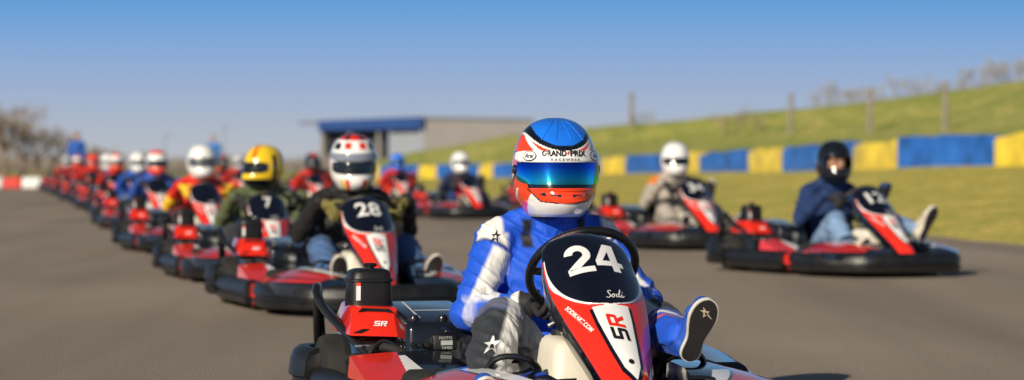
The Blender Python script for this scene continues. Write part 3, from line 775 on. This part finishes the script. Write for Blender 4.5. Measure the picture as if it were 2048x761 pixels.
# ------------------------------------------------------------------ place karts and drivers (X, Y of the driver's helmet)
RD=(.66,.022,.012);JE=(.07,.14,.30);LJ=(.20,.32,.52);OL=(.095,.12,.055);YE=(.86,.55,.02);NV=(.015,.038,.13);GY=(.40,.36,.31)
KG='karts lined up on the track'
first=True
def place(X,Y,th,num,klabel,dlabel,scale=1,**kw):
    global first
    k=kart0 if first else copy_tree(KPROTO)
    first=False; a=Rd(th)
    k.rotation_euler=(0,0,a); tag(k,klabel,'go-kart',KG)
    if num: set_number(k,num)
    # kart and driver share one scale so that hands stay on the wheel
    k.scale=(scale,)*3; k.location=(X-DX*scale*math.cos(a),Y-DX*scale*math.sin(a),0)
    driver(dlabel,(X,Y,0),a,scale=scale,**kw)
    return k
KPROTO=copy_tree(kart0)
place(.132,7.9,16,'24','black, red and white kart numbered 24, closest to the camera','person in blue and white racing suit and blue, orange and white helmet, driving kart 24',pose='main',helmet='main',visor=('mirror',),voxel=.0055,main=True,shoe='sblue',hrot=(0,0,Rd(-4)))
place(-.90,14.5,18,'28','black and red kart numbered 28 behind the front kart','person in black jacket and jeans with dark yellow gloves, driving kart 28',helmet='c28',visor=('slot','raised'),suit=dict(torso=(.012,.012,.013),legs=JE),glove='gyellow',shoe='sbrown',scale=1.02,hrot=(Rd(6),0,Rd(-8)),voxel=.010)
place(-1.76,18.1,16,'7','black and red kart numbered 7 just behind kart 28','person in olive green jacket and yellow helmet turned aside, driving kart 7',helmet='yellow',visor=('dark',),suit=dict(torso=OL,legs=(.03,.03,.04)),scale=.98,hrot=(0,0,Rd(-64)))
place(-2.85,23.5,18,None,'black and red kart carrying the driver with yellow elbows','person in red and black suit with yellow elbows, third in the left line',suit=dict(torso=RD,front=BK,elbow=YE,legs=(.02,.02,.02)),glove='gbright',scale=1.02,visor=('smoke',))
place(-4.3,31,17,None,'kart fourth in the left line, behind the driver with yellow elbows','person in blue and white suit, fourth in the left line',helmet='redwhite',suit=dict(torso=(.03,.10,.45),front=WH,legs=(.03,.06,.2)))
place(-5.55,38,17,None,'kart fifth in the left line','person in blue suit and white helmet, fifth in the left line',suit=dict(torso=(.02,.10,.5),legs=(.02,.06,.3)),visor=('smoke',))
place(-6.8,44,17,None,'kart sixth in the left line','person in red suit with blue sleeves, sixth in the left line',helmet='redwhite',suit=dict(torso=RD,uarm=(.03,.1,.4),legs=NV))
place(-7.75,49,18,None,'kart seventh in the left line','person in black and red suit with white helmet, seventh in the left line',suit=dict(torso=BK,uarm=RD,legs=BK))
place(-8.75,53.5,17,None,'kart eighth in the left line','person in red suit and orange helmet, eighth in the left line',helmet='orange',suit=dict(torso=RD,legs=RD))
place(-9.7,58.5,17,None,'kart ninth in the left line','person in red suit and dark helmet, ninth in the left line',helmet='dark',suit=dict(torso=RD,legs=NV))
place(-10.7,63,17,None,'kart tenth in the left line, small and far away','person in red suit with orange topped helmet, tenth in the left line',helmet='redwhite',suit=dict(torso=RD,legs=NV))
place(-12.0,69,16,None,'kart last in the left line, near the red and white track blocks','person in red suit and grey helmet, last in the left line',helmet='grey',suit=dict(torso=RD,legs=RD))
place(-.75,37,21,None,'black and red kart beyond the front driver, with a white helmeted driver','person in dark jacket and white helmet, far behind on the left of the front driver',suit=dict(torso=(.02,.03,.07),uarm=NV,legs=NV,front=RD),visor=('smoke',))
place(-2.06,46,17,None,'far kart whose driver wears red with a blue helmet','person in red suit and blue helmet, far away right of kart 28',helmet='blue',suit=dict(torso=RD,legs=RD))
place(.60,43,17,None,'far kart mostly hidden behind the front driver','person in dark suit and grey helmet hidden behind the front driver',helmet='grey',suit=dict(torso=BK,legs=BK))
place(-5.33,50,17,None,'far kart in the gap left of the yellow helmet','person in red and white suit, far away just left of the yellow helmet',helmet='grey',suit=dict(torso=RD,front=WH,legs=NV))
place(-6.45,57,17,None,'far kart right of the driver with yellow elbows','person in orange suit and dark helmet, far away right of the driver with yellow elbows',helmet='dark',suit=dict(torso=(.7,.12,.02),legs=BK))
place(-3.27,42,17,None,'far kart between the yellow helmet and kart 28','person in red suit and dark helmet, far away between kart 7 and kart 28',helmet='dark',suit=dict(torso=RD,front=BK,legs=BK))
place(-4.55,60,17,None,'very far kart just right of the yellow helmet','person in black and white suit, very far away just right of the yellow helmet',suit=dict(torso=BK,front=WH,legs=BK))
place(1.56,24.5,20,'34','black and red kart numbered 34 beside the grass on the right','person in beige suit with orange shoulders and white helmet, driving kart 34',suit=dict(torso=GY,shoulder=(.7,.2,.03),legs=GY),scale=1.05,visor=('slot',),hrot=(0,0,Rd(-14)))
place(2.39,19,26,'12','black and red kart numbered 12, on the far right of the track','person in navy sweatshirt, pale jeans and open dark helmet, driving kart 12',pose='relaxed',helmet='open',visor=(),suit=dict(torso=NV,legs=LJ),shoe='sbeige',scale=1.02,face=True,voxel=.008,hrot=(0,0,Rd(-14)))
def del_tree(o):
    for c in list(o.children): del_tree(c)
    bpy.data.objects.remove(o)
del_tree(KPROTO)

# ------------------------------------------------------------------ standing marshals
def standing(label,loc,rz,torso,legs):
    p=thing('person',label,'person',loc,rz,'people standing far down the track')
    pr=[('ell',(0,0,1.0),(.17,.12,.14)),('ell',(0,0,1.22),(.18,.125,.22)),('cap',(-.12,0,1.40),.06,(.12,0,1.40),.06),('cap',(0,0,1.42),.06,(0,-.01,1.52),.055),('ell',(0,-.01,1.62),(.078,.098,.12)),('cap',(0,-.1,1.62),.012,(0,-.115,1.60),.016)]
    for s in(-1,1):
        pr+=[('cap',(s*.19,0,1.38),.068,(s*.26,.02,1.12),.055),('cap',(s*.26,.02,1.12),.055,(s*.20,-.10,.92),.038),('cap',(s*.20,-.10,.92),.036,(s*.19,-.13,.84),.03),
             ('cap',(s*.09,0,.95),.10,(s*.11,-.01,.50),.068),('cap',(s*.11,-.01,.50),.066,(s*.12,.02,.08),.045),('cap',(s*.12,.03,.045),.042,(s*.13,-.14,.035),.034)]
    me=blob(pr,.016,3); n=len(me.vertices); P=np.empty(n*3); me.vertices.foreach_get('co',P); P=P.reshape(-1,3)
    C=np.zeros((n,3)); C[:]=torso; C[P[:,2]<.98]=legs; C[(P[:,2]<.9)&(np.abs(P[:,0])>.165)]=(.5,.27,.18); C[P[:,2]>1.47]=(.5,.27,.18); C[(P[:,2]>1.65)&(P[:,1]>-.07)|(P[:,2]>1.69)]=(.03,.025,.02); C[P[:,2]<.09]=BK
    paint(me,C); link('body',me,p)
standing('person in blue jacket standing among the last karts on the left',(-13.6,80,0),Rd(10),(.02,.10,.42),(.02,.06,.25))
standing('person in light blue jacket standing far behind the driver with yellow elbows',(-10.5,90,0),Rd(0),(.04,.18,.5),(.02,.05,.15))

# ================================================================== SETTING
def ground_mat(name,c1,c2,c3,s1,s2,bump,rough=.9,fine=60.,stretch=None,amp=.45,lo2=.42,hi2=.72):
    m=bpy.data.materials.new(name); m.use_nodes=True; nt=m.node_tree;N=nt.nodes;L=nt.links;b=N['Principled BSDF']
    b.inputs['Roughness'].default_value=rough; b.inputs['Specular IOR Level'].default_value=.3
    tc=N.new('ShaderNodeTexCoord')
    n1=N.new('ShaderNodeTexNoise'); n1.inputs['Scale'].default_value=s1; n1.inputs['Detail'].default_value=6
    n2=N.new('ShaderNodeTexNoise'); n2.inputs['Scale'].default_value=s2; n2.inputs['Detail'].default_value=5
    L.new(tc.outputs['Object'],n1.inputs['Vector'])
    if stretch:
        mp=N.new('ShaderNodeMapping'); mp.inputs['Scale'].default_value=stretch; mp.inputs['Rotation'].default_value=(0,0,Rd(12)); L.new(tc.outputs['Object'],mp.inputs['Vector']); L.new(mp.outputs['Vector'],n2.inputs['Vector'])
    else: L.new(tc.outputs['Object'],n2.inputs['Vector'])
    r1=N.new('ShaderNodeValToRGB'); r1.color_ramp.elements[0].position=.35; r1.color_ramp.elements[1].position=.65
    r1.color_ramp.elements[0].color=(*c1,1); r1.color_ramp.elements[1].color=(*c2,1); L.new(n1.outputs['Fac'],r1.inputs['Fac'])
    r2=N.new('ShaderNodeMapRange'); r2.inputs['From Min'].default_value=lo2; r2.inputs['From Max'].default_value=hi2; L.new(n2.outputs['Fac'],r2.inputs['Value'])
    mx=N.new('ShaderNodeMixRGB'); L.new(r2.outputs['Result'],mx.inputs[0]); L.new(r1.outputs['Color'],mx.inputs[1]); mx.inputs[2].default_value=(*c3,1)
    n3=N.new('ShaderNodeTexNoise'); n3.inputs['Scale'].default_value=fine; n3.inputs['Detail'].default_value=3; L.new(tc.outputs['Object'],n3.inputs['Vector'])
    mr=N.new('ShaderNodeMapRange'); mr.inputs['From Min'].default_value=.3; mr.inputs['From Max'].default_value=.7; mr.inputs['To Min'].default_value=1-amp; mr.inputs['To Max'].default_value=1+amp; L.new(n3.outputs['Fac'],mr.inputs['Value'])
    m2=N.new('ShaderNodeMixRGB'); m2.blend_type='MULTIPLY'; m2.inputs[0].default_value=1; L.new(mx.outputs[0],m2.inputs[1]); L.new(mr.outputs['Result'],m2.inputs[2])
    L.new(m2.outputs[0],b.inputs['Base Color'])
    bp=N.new('ShaderNodeBump'); bp.inputs['Strength'].default_value=bump; bp.inputs['Distance'].default_value=.02; L.new(n3.outputs['Fac'],bp.inputs['Height']); L.new(bp.outputs['Normal'],b.inputs['Normal'])
    return m
MA=ground_mat('asphalt',(.305,.248,.195),(.365,.300,.240),(.240,.196,.155),.25,1.1,.45,.85,95,(1,.07,1),.36)
MG=ground_mat('grass',(.50,.42,.065),(.72,.55,.14),(.33,.33,.055),.8,2.4,.9,.95,12,None,.42,.44,.62)
MH=ground_mat('hill_grass',(.33,.35,.07),(.49,.43,.12),(.22,.27,.055),.22,1.1,.9,.95,4,None,.38,.44,.62)
MF=ground_mat('field',(.16,.145,.09),(.20,.18,.11),(.13,.13,.07),.05,.3,.3,.95,3)
def sheet(name,pts,z,m,label):
    me=bpy.data.meshes.new(name); me.from_pydata([(x,y,z) for x,y in pts],[],[tuple(range(len(pts)))]); me.materials.append(m)
    o=link(name,me); return tag(o,label,name.replace('_',' '),kind='structure')
sheet('ground',[(-3000,-300),(3000,-300),(3000,6000),(-3000,6000)],-.03,MF,'flat dry field around the race track')
E=[(9,2,0),(7.2,10,0),(6.2,17,0),(5.0,25,0),(4.0,33,0),(3.0,40,0),(1.5,47,0),(-1,58,0),(-5,70,0),(-13,80,0),(-30,84,0)]
sheet('track',[(9,-40)]+[(e[0],e[1]) for e in cr(E,80)]+[(-60,84),(-60,-40)],0,MA,'grey asphalt race track')
B_=[(22,18,.9),(17,28,.9),(13.5,38,.82),(10.4,51,.74),(8.5,58,.67),(7.3,71,.54),(4.85,90,.42),(-.5,111,.1),(-6.5,122,0),(-14,128,-.02),(-32,132,-.02)]
M_=[(50,40,3),(42,55,3),(32,75,2.8),(20,95,2.2),(17,110,2.0),(12.5,118,1.7),(7,128,1.5),(0,135,1.1),(-6,145,.35),(-14,150,-.02),(-34,152,-.02)]
R_=[(70,60,7),(56,80,6.8),(42,100,6),(27.5,125,5.0),(21.5,130,4.25),(15.5,135,3.65),(9.3,140,3.05),(2,150,2.5),(-5.5,160,1.5),(-14,165,.05),(-36,170,-.02)]
K_=[(90,90,5),(75,110,5),(60,130,4),(38,160,3),(30,170,2.5),(22,175,2),(14,180,1.5),(5,190,1),(-5,200,.3),(-15,200,-.04),(-38,200,-.04)]
c_E,c_B,c_M,c_R,c_K=[cr(q,121) for q in(E,B_,M_,R_,K_)]
c_E[:,2]-=.02
rows=[]
for i in range(121):
    row=cr([c_E[i]+np.array([-.15,0,-.01]),c_E[i]+np.array([.05,.05,.035]),c_E[i]*.5+c_B[i]*.5+np.array([0,0,-.02]),c_B[i],c_B[i]+np.array([.6,1.2,.0])],40)
    for p in row[2:]: p[2]+=.03*noise.noise(Vector(p)*.5)
    rows.append([tuple(p) for p in row])
mb=MB(); mb.grid(rows); tag(mb.build('grass_bank',[MG]),'yellow green grass verge sloping up from the track to the barrier','grass bank',kind='structure')
rows=[]
for i in range(121):
    row=cr([c_B[i]+np.array([.5,1.0,-.03]),c_M[i],c_R[i],c_R[i]*.6+c_K[i]*.4,c_K[i]],50)
    for p in row[2:]: p[2]+=.16*noise.noise(Vector(p)*.16)+.05*noise.noise(Vector(p)*.6)
    rows.append([tuple(p) for p in row])
mb=MB(); mb.grid(rows); tag(mb.build('hill',[MH]),'grassy green hill rising behind the barrier','hill',kind='structure')

# barrier blocks along the bank
MBl=mat('barrier_blue',(.02,.12,.46),.45,var=.45,vs=1.6,bump=.5,bs=12); MYe=mat('barrier_yellow',(.72,.53,.04),.45,var=.3,vs=1.6,bump=.5,bs=12)
MRe=mat('kerb_red',(.6,.03,.02),.5,var=.2,vs=3); MWh=mat('kerb_white',(.72,.72,.72),.5,var=.1,vs=3)
cB=cr(B_,1500); cpx=1024+5120*cB[:,0]/cB[:,1]
def on_b(px): return Vector(cB[int(np.argmin(np.abs(cpx-px)))])
bounds=[(2110,'y'),(2010,'b'),(1814,'y'),(1726,'b'),(1581,'y'),(1514,'b'),(1414,'y'),(1374,'b'),(1263,'y'),(1214,'b'),(1040,'b2'),(997,'y'),(968,'b'),(882,'y'),(845,'b'),(768,'y'),(742,None)]
ords=['first','second','third','fourth','fifth','sixth','seventh','eighth','ninth','tenth','eleventh','twelfth','thirteenth','fourteenth','fifteenth','sixteenth']
bl=[(on_b(bounds[i][0]),on_b(bounds[i+1][0]),bounds[i][1]) for i in range(len(bounds)-1)]
for idx,(a,b,c) in enumerate(bl):
    d=(b-a); d.normalize(); n=Vector((-d.y,d.x,0)).normalized(); h=.60+.025*math.sin(idx*2.3); dp=.5
    a=a+d*.04; b=b-d*.04; ns=24; secs=[]
    for i in range(ns+1):
        t=i/ns; p=a.lerp(b,t); bul=.03*math.sin(math.pi*t)**.4+.03*noise.noise(p*1.7); hh=h+bul*.3+.10*noise.noise(p*.9+Vector((9,0,0)))
        pf=[(-dp/2,-.08),(-dp/2-.02,.2),(-dp/2-.01,hh*.85),(-dp/2+.04,hh*.98),(0,hh),(dp/2-.04,hh*.98),(dp/2,hh*.85),(dp/2,-.08)]
        secs.append([p+n*u*(1+bul)+Vector((0,0,w)) for u,w in pf])
    base=a.copy()
    mb=MB(); mb.loft([[q-base for q in s_] for s_ in secs]); cn='yellow' if c=='y' else 'blue'
    o=mb.build('barrier_block',[MYe if c=='y' else MBl],smooth=50); o.location=base
    tag(o,f'{cn} padded barrier block on the grass bank, {ords[idx]} block counting from the right edge','barrier','yellow and blue barrier blocks')
for i,(px0,px1,m,cn,lab) in enumerate([(-60,8,MWh,'white','cut by the left edge'),(9,45,MRe,'red','nearest the left edge'),(46,100,MWh,'white','between two red ones'),(101,138,MRe,'red','beside the last karts')]):
    x0=(px0-1024)/5120*77; x1=(px1-1024)/5120*77
    mb=MB(); w=x1-x0-.03
    mb.loft([[(x,-.22,0),(x,-.20,.24),(x,-.12,.33),(x,.12,.33),(x,.2,.24),(x,.22,0)] for x in np.linspace(0,w,5)])
    o=mb.build('track_block',[m],bevel=.02); o.location=(x0,77,0); tag(o,f'{cn} low plastic track block on the asphalt, {lab}','barrier','red and white track blocks')

# fence posts on the hill
dg=bpy.context.evaluated_depsgraph_get(); dg.update()
hb=BVHTree.FromObject(bpy.data.objects['hill'],dg)
def hz(x,y):
    h=hb.ray_cast(Vector((x,y,50)),Vector((0,0,-1))); return h[0].z if h[0] else 0
MP=mat('weathered_post',(.24,.21,.18),.85,var=.25,vs=4)
for i,(px,Y,hh,lab) in enumerate([(1890,106,2.0,'tallest one at the right'),(1740,116,1.95,'second from the right'),(1581,124,1.9,'third from the right'),(1262,140,1.9,'far one above the front helmet')]):
    X=(px-1024)/5120*Y; z=hz(X,Y)
    mb=MB(); mb.tube([(0,0,-.2),(.0,0,hh*.5),(.03,0,hh)],[.13,.115,.10],8); mb.box((0,-.11,hh*.8),(.10,.05,.08)); mb.lathe([(.10,0),(.08,.03),(0,.05)],(.03,0,hh),(0,0,1),8)
    o=mb.build('fence_post',[MP]); o.location=(X,Y,z); tag(o,f'grey weathered post standing on the green hill, {lab}','fence post','posts on the hill')

# bare trees and scrub
MT=mat('bare_bark',(.20,.155,.115),.9,var=.3,vs=3); MTW=mat('bare_twigs',(.29,.225,.165),.9,var=.3,vs=1.5); MTH=mat('hazy_twigs',(.40,.385,.41),.9,var=.12,vs=1.5)  # hazy_twigs has the distance haze mixed into its colour
def tree_meshes(seed,h,spread,stems=1,maxd=6,rmin=.007):
    rd=random.Random(seed); tr=MB(); tw=MB()
    def br(p,d,l,r,dep):
        q=p+d*l; mid=p+d*l*.5+Vector((rd.uniform(-1,1),rd.uniform(-1,1),rd.uniform(-.3,.5)))*l*.07
        (tr if dep<2 else tw).tube([p,mid,q],[r,r*.85,r*.65],6 if dep<2 else 3)
        if dep>=maxd: return
        for k in range(rd.choice([2,3,3]) if dep else 4):
            a=rd.uniform(0,6.28); e=rd.uniform(.25,spread)
            nd=(d+Vector((math.cos(a),math.sin(a),rd.uniform(-.1,.45)))*e).normalized()
            br(p+d*l*rd.uniform(.45,1),nd,l*rd.uniform(.6,.85),max(r*.6,rmin),dep+1)
    for s in range(stems):
        a=rd.uniform(0,6.28); k=0 if stems==1 else 1
        br(Vector((math.cos(a)*.5*k,math.sin(a)*.5*k,-.1)),Vector((math.cos(a)*.45*k+rd.uniform(-.06,.06),math.sin(a)*.45*k,1)).normalized(),h*.26,h*.022*(1 if stems==1 else .5),0 if stems==1 else 2)
    zt=max(v[2] for v in tw.v); k=h/zt
    for m_ in(tr,tw): m_.v=[(x*k,y*k,z*k) for x,y,z in m_.v]
    return tr,tw
def make_tree(sd,h,sp,st,md):
    tr,tw=tree_meshes(sd,h,sp,st,md,.007 if st==1 else .0045)
    if st==1:
        t=thing('bare_tree','','tree'); tr.build('trunk',[MT],t); tw.build('crown',[MTW],t,smooth=0)
    else: t=tw.build('bare_bush',[MTW],None,smooth=0)
    return t
TM=[make_tree(3,4.2,.95,1,6),make_tree(8,4.2,.95,1,6),make_tree(15,4.2,1.0,1,6),make_tree(21,1.8,1.0,7,6),make_tree(33,1.8,1.0,8,6)]
used=[False]*5
def put_tree(k,X,Y,z,s,rz,label,group,hazy=False,w=1):
    if not used[k]: o=TM[k]; used[k]=True
    else: o=copy_tree(TM[k])
    o.location=(X,Y,z); o.rotation_euler=(0,0,rz); o.scale=(s*w,s*w,s); tag(o,label,'tree' if k<3 else 'bush',group)
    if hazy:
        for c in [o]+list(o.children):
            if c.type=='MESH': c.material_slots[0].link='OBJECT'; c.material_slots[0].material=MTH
labs=['at the left edge of the picture','second from the left edge','third from the left edge','fourth from the left edge','fifth from the left edge','sixth from the left edge','seventh from the left edge','eighth from the left edge','ninth from the left edge','shortest one, farthest right of the blue jacket']
for i,(px,Y,s) in enumerate([(-22,116,.88),(12,124,.95),(44,118,.80),(74,128,.70),(104,130,.58),(136,136,.50),(172,144,.46),(206,150,.44),(242,154,.42),(282,160,.38)]):
    put_tree(i%3,(px-1024)/5120*Y,Y,-.03,s,i*1.3,f'bare brown leafless tree on the flat ground, {labs[i]}','bare trees at the left',w=1.2)
for i,(px,Y,s,lab) in enumerate([(20,105,.65,'under the second tree from the left'),(95,112,.60,'under the fifth tree from the left')]):
    put_tree(3+i%2,(px-1024)/5120*Y,Y,-.03,s,i*1.9,f'low brown bare bush on the flat ground, {lab}','bare bushes at the left')
labs2=['first','second','third','fourth','fifth','sixth','seventh','eighth','ninth','tenth','eleventh','twelfth','thirteenth']
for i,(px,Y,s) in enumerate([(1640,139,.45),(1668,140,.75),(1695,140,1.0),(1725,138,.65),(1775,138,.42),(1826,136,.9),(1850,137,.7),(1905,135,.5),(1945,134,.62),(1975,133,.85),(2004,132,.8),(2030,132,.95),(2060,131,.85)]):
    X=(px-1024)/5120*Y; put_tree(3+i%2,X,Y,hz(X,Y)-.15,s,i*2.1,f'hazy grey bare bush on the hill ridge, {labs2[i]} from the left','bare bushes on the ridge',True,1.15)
X=(1475-1024)/5120*128; put_tree(3,X,128,hz(X,128)-.1,.9,.7,'brown bare bush growing on the hill slope behind kart 34',None)
X=(1285-1024)/5120*146; put_tree(4,X,146,hz(X,146)-.1,.5,.2,'small bare bush on the hill slope just right of the front helmet',None)
mb=MB(); rd=random.Random(7)
for i in range(7500):
    px=rd.uniform(-60,900); Y=rd.uniform(185,215); X=(px-1024)/5120*Y; h=(1.15+.5*noise.noise(Vector((X*.25,3,0)))+.4*noise.noise(Vector((X*.8,9,0))))*rd.uniform(.4,1.15)
    dx=rd.uniform(-.5,.5); w=rd.uniform(.03,.09); z0=rd.uniform(-.05,h*.6)
    mb.add([(X-w,Y,z0),(X+w,Y,z0),(X+dx,Y+rd.uniform(-.4,.4),z0+h*.55)],[(0,1,2)])
tag(mb.build('hedgerow',[mat('hedge_twigs',(.22,.19,.17),.9,var=.3,vs=.6)],smooth=0),'low brown leafless hedge running along the horizon','hedge',kind='stuff')

# building
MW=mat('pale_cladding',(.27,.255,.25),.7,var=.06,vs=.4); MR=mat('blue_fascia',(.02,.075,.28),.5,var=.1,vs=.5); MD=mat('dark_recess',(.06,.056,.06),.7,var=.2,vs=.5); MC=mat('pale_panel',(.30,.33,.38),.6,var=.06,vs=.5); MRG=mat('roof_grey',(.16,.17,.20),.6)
bd=thing('track_building','low grey building with blue roof edge beyond the track','building',(-13.6,250,0))
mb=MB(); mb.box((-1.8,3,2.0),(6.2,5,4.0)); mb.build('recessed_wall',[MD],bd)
mb=MB(); mb.hexa([(-5.2,-1.5,3.75),(4.9,-1.5,3.95),(4.9,7,3.95),(-5.2,7,3.75)],[(-5.2,-1.7,4.70),(4.9,-1.7,5.1),(4.9,7,5.1),(-5.2,7,4.70)]); rf=mb.build('roof',[MR],bd)
mb=MB(); mb.box((-6.2,1,4.55),(2.1,4,.2)); mb.build('canopy',[MRG],rf)
mb=MB(); mb.box((3.2,-.4,1.9),(3.0,.5,3.9)); mb.build('wall_panel',[MC],bd)
for x in(-4.9,-2.2,.6): 
    mb=MB(); mb.box((x,-.8,1.9),(.3,.3,3.8)); mb.build('column',[MW],bd)
for x in(-3.4,-.8):
    mb=MB(); mb.box((x,.46,1.9),(1.7,.06,1.5)); w=mb.build('window',[MRG],bd); mb=MB(); mb.box((x,.40,1.9),(1.5,.04,1.3)); mb.build('pane',[M['gloss']],w)
mb=MB()
for i in range(56): mb.box((5.05+i*.19,1.5+.02*(i%2),2.42),(.19,5,4.84))
mb.build('wing_wall',[MW],bd,smooth=0)
mb=MB(); mb.hexa([(4.95,-1.2,4.85),(15.8,-1.2,4.75),(15.8,5,4.75),(4.95,5,4.85)],[(4.95,-1.2,5.1),(15.8,-1.2,4.92),(15.8,5,4.92),(4.95,5,5.1)]); mb.build('wing_roof',[MRG],bd)
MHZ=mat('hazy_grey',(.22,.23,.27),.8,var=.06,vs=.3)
for px,h,lab in((448,4.3,'right of the driver with yellow elbows'),(330,3.4,'left of the driver with yellow elbows')):
    o=thing('lamp_post',f'thin grey lamp post on the horizon {lab}','lamp post',((px-1024)/5120*260,260,0),0,'lamp posts on the horizon')
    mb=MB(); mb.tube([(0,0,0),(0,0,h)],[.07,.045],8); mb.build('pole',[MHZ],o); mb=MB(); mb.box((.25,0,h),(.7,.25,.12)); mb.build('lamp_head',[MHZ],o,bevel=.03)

# ================================================================== LIGHT, SKY, CAMERA
sd=Vector((-.50,-.87,.43)).normalized()
el=math.asin(sd.z); rot=math.atan2(sd.x,sd.y)
su=bpy.data.lights.new('sun','SUN'); su.energy=5.0; su.angle=Rd(.5); su.color=(1,.885,.70)
so=bpy.data.objects.new('sun',su); col.objects.link(so); so.rotation_euler=(-sd).to_track_quat('-Z','Y').to_euler(); so.location=(-10,-20,12)
w=bpy.data.worlds.new('World'); sc.world=w; w.use_nodes=True; nt=w.node_tree;N=nt.nodes;L=nt.links
bg=N['Background']; sky=N.new('ShaderNodeTexSky'); sky.sky_type='NISHITA'; sky.sun_disc=False; sky.sun_elevation=el; sky.sun_rotation=rot%(2*math.pi)
sky.air_density=1.0; sky.dust_density=.6; sky.ozone_density=2.0
STR=.05
tc=N.new('ShaderNodeTexCoord'); sp=N.new('ShaderNodeSeparateXYZ'); L.new(tc.outputs['Generated'],sp.inputs[0])
# low haze layer over the Nishita sky, by elevation only
mr=N.new('ShaderNodeMapRange'); mr.inputs['From Min'].default_value=0; mr.inputs['From Max'].default_value=.075; L.new(sp.outputs['Z'],mr.inputs['Value'])
rp=N.new('ShaderNodeValToRGB'); e=rp.color_ramp.elements; e[0].position=0; e[0].color=(.49,.515,.545,1); e[1].position=1; e[1].color=(.09,.31,.64,1)
for p,c in((.18,(.42,.475,.57)),(.42,(.315,.43,.64)),(.64,(.215,.39,.685)),(.78,(.145,.355,.68))): q=e.new(p); q.color=(*c,1)
L.new(mr.outputs['Result'],rp.inputs['Fac'])
vs_=N.new('ShaderNodeVectorMath'); vs_.operation='SCALE'; vs_.inputs['Scale'].default_value=1/STR; L.new(rp.outputs['Color'],vs_.inputs[0])
fm_=N.new('ShaderNodeMapRange'); fm_.inputs['From Min'].default_value=.07; fm_.inputs['From Max'].default_value=.20; fm_.inputs['To Min'].default_value=1; fm_.inputs['To Max'].default_value=0; L.new(sp.outputs['Z'],fm_.inputs['Value'])
mx=N.new('ShaderNodeMixRGB'); L.new(fm_.outputs['Result'],mx.inputs[0]); L.new(sky.outputs['Color'],mx.inputs[1]); L.new(vs_.outputs[0],mx.inputs[2])
L.new(mx.outputs[0],bg.inputs['Color']); bg.inputs['Strength'].default_value=STR
cam=bpy.data.cameras.new('camera'); co=bpy.data.objects.new('camera',cam); col.objects.link(co); sc.camera=co
co.location=(0,0,.82); co.rotation_euler=(Rd(90)-math.atan(58.5/5120),0,0)
cam.lens=90; cam.sensor_width=36; cam.clip_end=20000; cam.clip_start=.1
cam.dof.use_dof=True; cam.dof.focus_distance=7.5; cam.dof.aperture_fstop=3.2
sc.view_settings.view_transform='Standard'; sc.view_settings.look='None'; sc.view_settings.exposure=0
